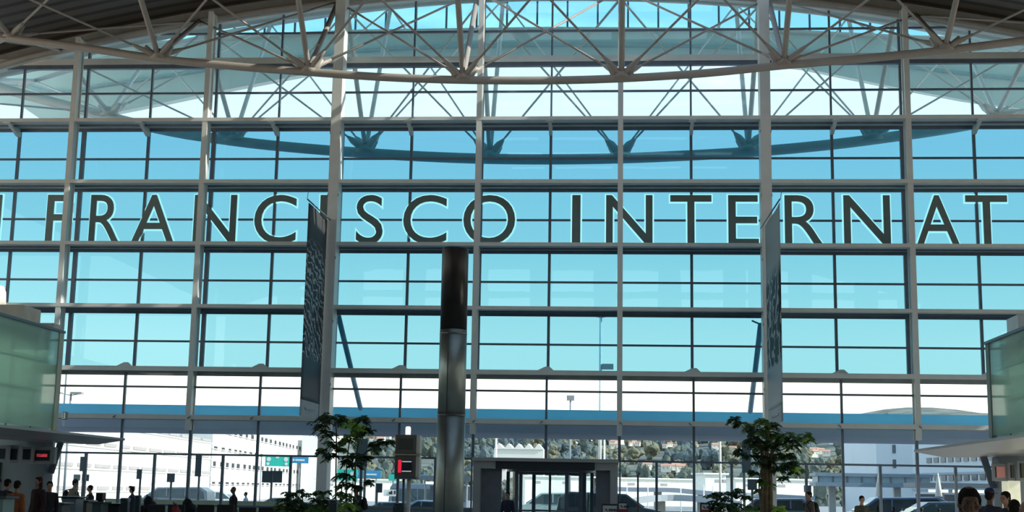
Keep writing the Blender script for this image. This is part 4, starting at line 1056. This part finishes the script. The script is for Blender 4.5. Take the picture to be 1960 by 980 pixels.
plant('indoor_tree', 'dense indoor tree with a braided trunk in front of the right thick column', 1464, 41.0,
      [(1405, 801, 12, 6, 0), (1420, 808, 13, 7, 0), (1434, 818, 14, 8, 1), (1446, 825, 18, 10, 0), (1458, 808, 14, 9, 1), (1468, 822, 18, 12, 1), (1480, 812, 14, 8, 0), (1484, 834, 20, 12, 1), (1500, 832, 18, 10, 1), (1515, 842, 14, 7, 0), (1530, 838, 13, 7, 1), (1545, 832, 14, 9, 1), (1550, 840, 10, 6, 2), (1522, 852, 13, 6, 0),
       (1440, 842, 18, 10, 0), (1455, 850, 20, 12, 0), (1472, 852, 20, 12, 0), (1494, 850, 18, 10, 0), (1412, 860, 9, 5, 0), (1422, 864, 12, 6, 0), (1436, 870, 14, 8, 0), (1490, 872, 18, 10, 0), (1506, 872, 16, 9, 0), (1515, 888, 14, 9, 0), (1525, 896, 11, 7, 2), (1500, 892, 16, 9, 0), (1486, 898, 12, 7, 0), (1516, 906, 10, 5, 0), (1500, 914, 9, 5, 0), (1444, 904, 10, 6, 0), (1452, 886, 14, 8, 0), (1462, 870, 16, 9, 0), (1470, 885, 12, 7, 0), (1458, 920, 10, 6, 1), (1476, 930, 10, 6, 1), (1456, 940, 9, 5, 1), (1478, 972, 16, 12, 2), (1490, 975, 14, 9, 2), (1462, 972, 12, 8, 1)],
      [[(1459, 965, .075), (1460, 920, .07), (1461, 880, .06), (1450, 835, .03)], [(1467, 965, .085), (1467, 920, .08), (1467, 880, .07), (1470, 820, .03)], [(1475, 965, .075), (1475, 920, .07), (1474, 880, .06), (1488, 840, .03)], [(1456, 965, .03), (1453, 930, .03), (1458, 890, .03)], [(1474, 880, .02), (1500, 860, .02), (1545, 836, .012)], [(1458, 860, .02), (1435, 830, .02), (1406, 803, .012)]])
plant('potted_bush', 'low spreading dark bush left of the left thick column', 578, 40.0,
      [(548, 945, 12, 7, 0), (560, 942, 12, 6, 0), (575, 940, 10, 5, 0), (585, 948, 10, 5, 0), (552, 960, 18, 12, 0), (570, 958, 18, 12, 0), (588, 966, 18, 12, 0), (560, 972, 22, 14, 1), (595, 974, 20, 12, 1), (540, 972, 16, 10, 1)], [[(560, 970, .02), (556, 945, .015)], [(580, 970, .02), (578, 942, .015)]], lf=.14, potr=.6)
plant('potted_bush', 'low dark bush in front of the foot of the left thick column', 620, 39.0,
      [(612, 942, 9, 6, 0), (624, 940, 9, 5, 0), (606, 958, 12, 8, 0), (622, 955, 14, 8, 0), (634, 962, 14, 9, 0), (612, 970, 20, 12, 1), (632, 975, 18, 12, 1)], [[(618, 970, .02), (620, 945, .015)]], lf=.13, potr=.4)
plant('potted_bush', 'low spiky dark bush left of the right indoor tree', 1380, 40.0,
      [(1362, 948, 11, 6, 0), (1375, 945, 12, 6, 0), (1388, 950, 13, 7, 0), (1400, 943, 12, 6, 0), (1412, 938, 11, 5, 0), (1425, 950, 12, 6, 0), (1370, 962, 18, 12, 0), (1388, 965, 18, 12, 0), (1365, 975, 20, 12, 0), (1395, 975, 20, 12, 1), (1412, 968, 13, 8, 0), (1436, 970, 10, 6, 1)], [[(1385, 970, .02), (1395, 950, .015)], [(1375, 970, .02), (1368, 948, .015)]], lf=.15, potr=.55)

# ------------------------------------------------------------------ people
SK = {'light': mat('skin_light', (.50, .30, .21), .55, 0, .06, 9), 'tan': mat('skin_tan', (.36, .20, .13), .55, 0, .06, 9), 'dark': mat('skin_brown', (.17, .09, .055), .6, 0, .06, 9)}
EYEM = mat('eye_white', (.25, .22, .2), .4); PUP = mat('pupil', (.02, .015, .01), .2); SHOE = mat('shoe_black', (.02, .02, .02), .4); LIP = mat('lip', (.30, .12, .10), .5)
def remeshed(mb, name, mt, parent, vox):
    o = mb.build('tmp', mt, None, True); md = o.modifiers.new('r', 'REMESH'); md.mode = 'VOXEL'; md.voxel_size = vox; md.use_smooth_shade = True
    s = o.modifiers.new('s', 'SMOOTH'); s.factor = .5; s.iterations = 2
    dg = bpy.context.evaluated_depsgraph_get(); me = bpy.data.meshes.new_from_object(o.evaluated_get(dg)); me.name = name
    bpy.data.objects.remove(o)
    for p in me.polygons: p.use_smooth = True
    q = bpy.data.objects.new(name, me); C.objects.link(q); q.parent = parent; return q
def limb(m, pts, rads, grow=0):
    for i in range(len(pts)-1):
        m.tube([pts[i], pts[i+1]], [rads[i]+grow, rads[i+1]+grow], 12)
    for p, r in zip(pts, rads): m.ell(p, r+grow, 12, 8)
def person(x, ytop, Y, face, label, top, bottom=(.03, .03, .04), skin='tan', hair=(.02, .015, .012), hairstyle='short', lean=0.0, arm='down', cap=None, pack=None, pack_label='', coat=False, ht=1.75, ground=0.0, side_px=None):
    p = at(x, ytop, Y); H = p.z-ground
    r = thing('person', label, 'person', (p.x, Y, ground), math.radians(face)); k = H/(ht+(.02 if cap is None else .05)); r.scale = (k, k, k)
    V = Vector; f = V((0, -1, 0))
    lv = V((0, -math.sin(lean), math.cos(lean)))  # torso direction
    hipz = .92; hip = V((0, 0, hipz)); neck = hip+lv*.56; hd = neck+V((0, -.02-.10*math.sin(lean), .17))
    if 'down_look' == hairstyle: hd = hd
    sk = SK[skin]; body = MB()
    # head
    body.ell(hd+V((0, .01, .03)), (.076, .094, .105)); body.ell(hd+V((0, -.025, -.045)), (.058, .06, .062)); body.ell(hd+V((0, -.055, -.085)), (.028, .026, .02))
    body.ell(hd+V((0, -.098, -.015)), (.014, .02, .024), 8, 6); body.ell(hd+V((0, -.085, .012)), (.009, .014, .03), 8, 6); body.ell(hd+V((0, -.078, .035)), (.05, .02, .012))
    body.ell(hd+V((0, -.084, -.052)), (.024, .012, .010))
    for s in (-1, 1): body.ell(hd+V((s*.078, .005, -.005)), (.012, .02, .032), 8, 6); body.ell(hd+V((s*.045, -.068, -.02)), (.022, .018, .018), 8, 6)
    limb(body, [neck+V((0, .015, -.06)), hd+V((0, .01, -.06))], [.058, .052])
    sh = [neck+V((s*.175, .01, -.09)) for s in (-1, 1)]
    arms = []
    for s, S in zip((-1, 1), sh):
        if arm == 'down': el = S+V((s*.05, .02, -.29)); wr = el+V((s*.0, -.07, -.25))
        elif arm == 'forward': el = S+V((s*.05, -.12, -.25)); wr = el+V((-s*.02, -.24, -.05))
        elif arm == 'fold': el = S+V((s*.06, -.02, -.27)); wr = el+V((-s*.17, -.2, .06))
        arms.append((S, el, wr))
        limb(body, [S, el, wr], [.05, .04, .027])
        d = (wr-el).normalized(); sd = V((s, 0, 0)).cross(d).normalized(); palm = wr+d*.05
        body.ell(palm, (.022, .036, .045) if arm == 'down' else (.036, .045, .022), 10, 6)
        ax = V((0, 1, 0)) if arm == 'down' else V((1, 0, 0))
        for q, ln in enumerate((.072, .08, .075, .06)):
            b0 = palm+d*.035+ax*(-.028+.019*q); b1 = b0+d*ln*.55; b2 = b1+(d*.6+V((-s*.5, 0, -.3))).normalized()*ln*.5
            body.tube([b0, b1, b2], [.0095, .009, .007], 6); body.ell(b1, .009, 6, 4); body.ell(b2, .0075, 6, 4)
        tb = palm-d*.015-ax*.03; t1 = tb+(d*.7-ax*.6).normalized()*.035; t2 = t1+d*.03; body.tube([tb, t1, t2], [.012, .010, .008], 6)
    legs = []
    for s in (-1, 1):
        hj = hip+V((s*.09, 0, -.04)); kn = V((s*.10, -.02-.05*s, .50)); an = V((s*.10, .02-.09*s, .09)); legs.append((hj, kn, an)); limb(body, [hj, kn, an], [.085, .058, .038])
        body.ell(an+V((0, -.05, -.055)), (.04, .1, .03), 10, 6)
    limb(body, [hip, hip+lv*.2, hip+lv*.42, neck+V((0, 0, -.07))], [.11, .115, .125, .075])
    bo = remeshed(body, 'body', sk, r, .011)
    for s in (-1, 1):
        e_ = MB().ell(hd+V((s*.031, -.078, .012)), (.014, .010, .006), 10, 6).build('eye', EYEM, r, True); MB().ell(hd+V((s*.031, -.086, .012)), (.006, .004, .006), 8, 5).build('iris', PUP, e_, True)
    MB().ell(hd+V((0, -.094, -.052)), (.022, .006, .006), 10, 6).build('mouth', LIP, r, True)
    tm = mat('cloth_%02d_%02d_%02d' % tuple(int(c*99) for c in top), top, .85, 0, .15, 10); bm = mat('cloth_%02d_%02d_%02d' % tuple(int(c*99) for c in bottom), bottom, .85, 0, .15, 10)
    j = MB(); g = .022
    limb(j, [hip+lv*(.02 if not coat else -.0), hip+lv*.2, hip+lv*.40], [.115, .12, .13], g)
    j.ell(hip+lv*.40, (.19, .125, .13)); j.ell(hip+lv*.2, (.155, .12, .16)); j.ell(hip+lv*.02, (.155, .125, .12))
    for (S, el, wr) in arms: limb(j, [S, el, wr-(wr-el).normalized()*.03], [.05, .042, .032], g); limb(j, [neck+V((0, .01, -.075)), S], [.05, .05], g)
    if coat:
        j.tube([hip+lv*.05, V((0, 0, .62)), V((0, 0, .55))], [.165, .21, .2], 16)
    remeshed(j, 'jacket', tm, r, .014)
    MB().tube([neck+V((0, .012, -.07)), neck+V((0, .01, -.02)), neck+V((0, .006, .0))], [.085, .072, .066], 16, False).build('collar', tm, r, True)
    t_ = MB(); 
    for (hj, kn, an) in legs: limb(t_, [hj, kn, an+V((0, 0, -.01))], [.088, .062, .045], .018)
    t_.ell(hip+V((0, 0, -.02)), (.16, .12, .12)); remeshed(t_, 'trousers', bm, r, .014)
    for (hj, kn, an) in legs: MB().ell(an+V((0, -.05, -.05)), (.05, .125, .04), 12, 8).build('shoe', SHOE, r, True)
    hm = mat('hair_%02d_%02d' % (int(hair[0]*99), int(hair[2]*99)), hair, .9, 0, .3, 30, spec=.15)
    if hairstyle != 'bald':
        hmesh = MB(); hmesh.ell(hd+V((0, .016, .056)), (.080, .098, .076)); hmesh.ell(hd+V((0, .045, .0)), (.079, .062, .08)); hmesh.ell(hd+V((-.07, -.01, .03)), (.016, .035, .04), 10, 6); hmesh.ell(hd+V((.07, -.01, .03)), (.016, .035, .04), 10, 6)
        if hairstyle == 'long': 
            hmesh.ell(hd+V((0, .06, -.1)), (.085, .05, .14)); hmesh.ell(hd+V((-.07, .03, -.08)), (.025, .045, .13)); hmesh.ell(hd+V((.07, .03, -.08)), (.025, .045, .13))
        remeshed(hmesh, 'hair', hm, r, .012)
    if cap:
        cmat = mat('cap_%02d_%02d' % (int(cap[1][0]*99), int(cap[1][2]*99)), cap[1], .7)
        if cap[0] == 'ball':
            o = MB().tube([hd+V((0, .01, .055)), hd+V((0, .01, .10)), hd+V((0, .012, .14)), hd+V((0, .015, .155))], [.096, .092, .065, .02], 20).build('cap', cmat, r, True)
            MB().prism([(-.08, -.06), (-.07, -.19), (0, -.23), (.07, -.19), (.08, -.06)], 'z', hd.z+.052, hd.z+.064).build('cap_brim', cmat, o)
            o.children[0].location = (0, hd.y, 0)
        else:
            o = MB().tube([hd+V((0, .01, .06)), hd+V((0, .01, .10)), hd+V((0, -.005, .12)), hd+V((0, 0, .16))], [.092, .094, .135, .12], 20).build('cap', cmat, r, True)
            MB().prism([(-.07, -.06), (-.05, -.13), (0, -.15), (.05, -.13), (.07, -.06)], 'z', hd.z+.055, hd.z+.066).build('cap_brim', SHOE, o); o.children[0].location = (0, hd.y, 0)
    if pack:
        b = MB(); c = hip+lv*.30+V((0, .21, 0)); b.ell(c, (.15, .10, .22)); b.ell(c+V((0, .05, -.08)), (.12, .08, .12))
        bp = remeshed(b, 'tmp', mat('pack_%02d' % int(pack[2]*99), pack, .8), None, .015); bp.name = 'backpack'
        bp.parent = None; bp.matrix_world = Matrix.Translation(r.location) @ Matrix.Rotation(math.radians(face), 4, 'Z') @ Matrix.Scale(k, 4)
        tag(bp, pack_label, 'backpack')
        for s in (-1, 1): 
            MB().tube([c+V((s*.1, -.05, .2)), neck+V((s*.12, -.0, -.0)), hip+lv*.42+V((s*.13, -.16, 0)), c+V((s*.13, -.12, -.18))], .016, 8).build('strap', mat('pack_%02d' % int(pack[2]*99), pack, .8), bp, True)
    return r
person(-3, 915, 32, 20, 'person at the far left edge with dark hair and dark coat', (.02, .02, .025), skin='tan')
person(15, 917, 33, 150, 'dark haired person in a black suit at the left, seen from behind', (.012, .012, .014), skin='tan')
person(33, 928, 31, 170, 'person in a rust orange jacket at the left, seen from behind', (.33, .10, .03), skin='tan', coat=True, ht=1.65)
person(75, 918, 34, -30, 'long haired person in a dark maroon coat on the left', (.035, .010, .012), skin='tan', hairstyle='long', hair=(.05, .02, .012), coat=True, ht=1.68)
person(96, 921, 35, 25, 'short haired person in a dark coat beside the long haired one', (.02, .012, .02), skin='tan', coat=True)
person(136, 916, 44, 90, 'person with a dark baseball cap and tan jacket leaning right', (.26, .23, .17), skin='light', lean=.22, arm='forward', cap=('ball', (.03, .03, .05)), pack=(.02, .02, .03), pack_label='dark backpack on the back of the leaning cap wearer')
person(172, 953, 43, -70, 'child with dark hair low between the counters on the left', (.02, .02, .03), skin='light', ht=1.3)
person(254, 931, 46, -90, 'person in dark uniform with a peaked cap facing left', (.03, .04, .06), skin='tan', cap=('peak', (.05, .03, .08)), arm='forward')
person(448, 932, 44, -80, 'person in a long black coat standing alone on the left', (.015, .008, .008), skin='dark', hairstyle='bald', coat=True)
person(471, 942, 68, -90, 'distant person in a pale blue shirt outside on the left', (.40, .50, .68), skin='tan', ground=-.25)
person(688, 931, 42, -80, 'person in dark clothes with a backpack beside the left indoor tree', (.03, .032, .034), skin='tan', lean=.12, pack=(.015, .015, .03), pack_label='bulging black backpack between the left indoor tree and the kiosk', arm='forward')
person(972, 941, 46, -15, 'person in a navy suit standing before the revolving door', (.018, .022, .045), skin='tan')
person(1549, 941, 45, -75, 'person in a brown grey jacket with a backpack on the right', (.10, .075, .06), skin='tan', pack=(.015, .02, .015), pack_label='dark green black backpack worn right of the right indoor tree')
person(1649, 949, 42, 20, 'person in an olive jacket in front of the blue minivan', (.09, .09, .05), skin='light', arm='fold')
person(1854, 942, 10.2, -5, 'large near person with short black hair looking at the camera', (.01, .012, .05), skin='dark', ht=1.72)
person(1893, 934, 27, 140, 'person with a dark knit cap behind the large near person', (.03, .035, .05), skin='dark', cap=('ball', (.02, .02, .07)))
person(1925, 941, 26, -60, 'dark haired person between the knit cap and the right edge', (.02, .02, .025), skin='tan')
person(1941, 957, 18, 170, 'person with black hair low at the right, seen from behind', (.012, .014, .03), skin='tan')
person(1963, 962, 17, -40, 'person at the far right edge with reddish face', (.05, .03, .03), skin='tan', hairstyle='bald')

# ------------------------------------------------------------------ counters, monitors, bins, seats, luggage
CTR = mat('counter_blue_grey', (.20, .26, .29), .4); DTOP = mat('counter_top', (.02, .02, .03), .3); BIN = mat('bin_green', (.03, .06, .06), .5); SEAT = mat('seat_black', (.015, .015, .018), .5)
def counter(xa, xb, yt, Y, lab, mt=CTR, top=DTOP, name='check_in_counter', dep=.6, over=.08):
    a = at(xa, yt, Y); b = at(xb, yt, Y); r = thing(name, lab, 'counter', ((a.x+b.x)/2, Y, 0)); W = b.x-a.x
    MB().box((-W/2, 0, 0), (W/2, dep, a.z-.05)).build('cabinet', mt, r, bevel=.015); MB().box((-W/2-over, -.06, a.z-.05), (W/2+over, dep+.04, a.z)).build('worktop', top, r, bevel=.01)
    MB().box((-W/2+.03, -.012, .1), (W/2-.03, .0, a.z-.15)).build('front_panel', mt, r)
    return r
counter(119, 146, 950, 40, 'blue grey counter with a black top before the cap wearing person', over=.12)
counter(96, 119, 962, 37, 'lower grey counter left of the black topped one', mat('counter_dark', (.06, .08, .09), .4))
counter(148, 166, 957, 41, 'brown grey desk right of the black topped counter', mat('counter_taupe', (.12, .10, .09), .5), MATS['counter_dark'])
counter(177, 194, 960, 40, 'green grey desk below the small black monitor', mat('counter_green', (.09, .13, .12), .5), MATS['counter_dark'])
counter(-6, 7, 950, 30, 'pale green counter edge at the far left', mat('counter_mint', (.25, .36, .32), .5), MATS['counter_dark'])
counter(196, 227, 963, 41, 'long dark desk right of the black monitor', mat('desk_black', (.025, .025, .03), .5), DTOP)
def bx_monitor(x, ya, yb, Y, lab):
    a = at(x-6, ya, Y); b = at(x+6, yb, Y); r = thing('desk_monitor', lab, 'monitor', ((a.x+b.x)/2, Y, b.z)); W = b.x-a.x; H = a.z-b.z
    MB().box((-W/2, 0, .03), (W/2, .3, H)).build('housing', SEAT, r, bevel=.02); MB().box((-W/2+.03, .3, .06), (W/2-.03, .31, H-.03)).build('screen', SCR, r); MB().box((-W/3, .05, -.0), (W/3, .25, .03)).build('stand', SEAT, r)
bx_monitor(189.5, 943, 960, 40.2, 'small black boxy monitor on the green grey desk')
def bin_(xa, xb, yt, Y, lab):
    a = at(xa, yt, Y); b = at(xb, yt, Y); r = thing('waste_bin', lab, 'bin', ((a.x+b.x)/2, Y, 0)); W = b.x-a.x
    MB().box((-W/2, 0, 0), (W/2, W, a.z-.12)).build('body', BIN, r, bevel=.02); MB().box((-W/2-.01, -.01, a.z-.12), (W/2+.01, W+.01, a.z)).build('lid', FRAME, r, bevel=.02); MB().box((-W/3, -.02, a.z-.09), (W/3, 0, a.z-.04)).build('slot', SCR, r)
bin_(231, 245, 953, 41, 'dark green square bin left of the officer')
bin_(259, 268, 948, 42, 'blue grey upright case right behind the officer')
bin_(752, 774, 962, 37, 'dark green square bin below the monitor kiosk')
bin_(630, 645, 956, 37.6, 'slim grey bin standing among the left bushes')
def seat(x, yt, Y, lab, i):
    a = at(x, yt, Y); r = thing('lounge_seat', lab, 'seat', (a.x, Y, 0), math.pi if i else 0, 'row of black lounge seats')
    hgt = a.z; MB().box((-.26, -.02, .48), (.26, .05, hgt)).build('backrest', SEAT, r, bevel=.02); MB().box((-.26, .0, .40), (.26, .5, .48)).build('seat', SEAT, r, bevel=.02)
    for sx_ in (-.27, .27): MB().box((sx_-.02, .02, 0), (sx_+.02, .45, .62)).build('arm_frame', PALEFRAME, r)
for i, x in enumerate((300, 338, 394, 432, 474, 512)):
    seat(x, 966 if x < 450 else 971, 40, ['leftmost black lounge seat, right of the trolley with the duffel', 'black lounge seat by the small red bag', 'black lounge seat right of the large black bag', 'black lounge seat just left of the person in black coat', 'black lounge seat below the distant blue shirted person', 'rightmost black lounge seat, under the square slate sign pair'][i], 0)
def pile(x, ytop, Y, lab, ws, nm='duffel_bag', col=(.012, .012, .014)):
    a = at(x, ytop, Y); m = MB(); rnd = random.Random(int(x))
    m.ell((-ws*.2, 0, a.z-.17), (ws*.7, .16, .17)); m.ell((ws*.35, .05, a.z-.33), (ws*.75, .2, .18)); m.ell((-ws*.3, .0, a.z-.42), (ws*.8, .2, .2)); m.box((-ws*1.1, -.15, a.z-.62), (ws*1.15, .2, a.z-.3))
    r = thing(nm, lab, 'bag', (a.x, Y, 0)); remeshed(m, 'body', mat('bag_%02d_%02d' % (int(col[0]*99), int(col[2]*99)), col, .8), r, .02)
    MB().tube([(-ws*.5, -.1, a.z-.1), (-.05, -.15, a.z+.03), (ws*.5, -.1, a.z-.1)], .018, 8).build('handle', SEAT, r, True)
    return r, a.z
def trolley(x, Y, zt_, lab):
    a = at(x, 950, Y); r = thing('luggage_trolley', lab, 'trolley', (a.x, Y, 0)); m = MB()
    for s in (-.35, .35): m.tube([(s, .3, .12), (s, .3, 1.0)], .018, 8); m.tube([(s, -.5, .12), (s, .3, .12)], .018, 8)
    m.tube([(-.35, .3, 1.0), (.35, .3, 1.0)], .022, 8); m.build('frame', PALEFRAME, r, True)
    MB().box((-.36, -.5, .12), (.36, .3, zt_)).build('load_deck', SEAT, r)
    for s in (-.3, .3): MB().tube([(s-.02, .2, .06), (s+.02, .2, .06)], .06, 14).build('wheel', TIRE, r); 
_, zz = pile(287, 949, 41, 'bulging black duffel bag on a trolley right of the officer', .2); trolley(287, 41.0, max(.2, zz-.62), 'luggage trolley right of the officer carrying a black duffel')
_, zz = pile(362, 954, 41, 'large black backpack bag resting by the silver minivan view', .22); trolley(362, 41.0, max(.2, zz-.62), 'luggage trolley carrying the bag left of the lounge seats')
pile(338, 963, 39.3, 'small red bag beside the large black one', .12, 'shoulder_bag', (.30, .03, .03))
# floor standing ad signs
def stand_sign(xa, xb, yt, Y, lab, split, red, frame=True):
    a = at(xa, yt, Y); b = at(xb, yt, Y); r = thing('standing_sign', lab, 'sign', ((a.x+b.x)/2, Y, 0)); W = b.x-a.x; H = a.z
    MB().box((-W/2, 0, .15), (W/2, .05, H)).build('frame', SCR, r, bevel=.01)
    MB().box((-W/2+.04, -.012, H-.05-split), (W/2-.03, .002, H-.05)).build('logo_panel', mat('logo_white', (.62, .62, .60), .5), r)
    m = MB(); z = H-.05-split/2; u = -W/2+.04+W*.12
    m.prism([(u, z+.05), (u+.05, z+.01), (u+.09, z-.05), (u+.03, z-.02)], 'y', -.025, -.012)
    for q in range(5): m.box((u+.11+q*W*.1, -.025, z-.04), (u+.11+q*W*.1+W*.07, -.012, z+.02+.01*(q % 2)))
    m.build('logo', SCR, r)
    if red: MB().box((-W/2+.02, -.012, .2), (W/2-.02, .002, H-.06-split)).build('red_panel', mat('sign_maroon', (.30, .03, .04), .5), r)
    else: MB().box((-W/2+.04, -.012, .2), (W/2-.03, .002, H-.07-split)).build('lower_panel', MATS['logo_white'], r)
    MB().box((-W/2-.02, -.15, 0), (W/2+.02, .2, .03)).build('base', SCR, r); MB().tube([(0, .03, .02), (0, .03, .2)], .02, 8).build('stem', SCR, r)
stand_sign(1151, 1183, 964, 38, 'black framed white logo sign right of the door portal', .22, False)
stand_sign(1182, 1201.5, 960, 39.5, 'white and maroon logo sign right of the black framed sign', .16, True)
stand_sign(1340, 1358, 962, 39.5, 'white and maroon logo sign beside the right low bush', .15, True)
# queue posts at far right
for (x, yt) in ((1680, 970), (1711, 972), (1764, 975), (1797, 976)):
    a = at(x, yt, 38); r = thing('queue_post', 'black queue post near the right storefront, ' + {1680: 'the one farthest left', 1711: 'second from the left', 1764: 'third from the left', 1797: 'the one farthest right'}[x], 'post', (a.x, 38, 0))
    MB().tube([(0, 0, 0), (0, 0, .03), (0, 0, .05)], [.16, .15, .04], 20).build('base', SEAT, r, True); MB().tube([(0, 0, .03), (0, 0, a.z)], .03, 12).build('shaft', SEAT, r, True); MB().tube([(0, 0, a.z-.02), (0, 0, a.z+.03)], .045, 12).build('head', SEAT, r, True)
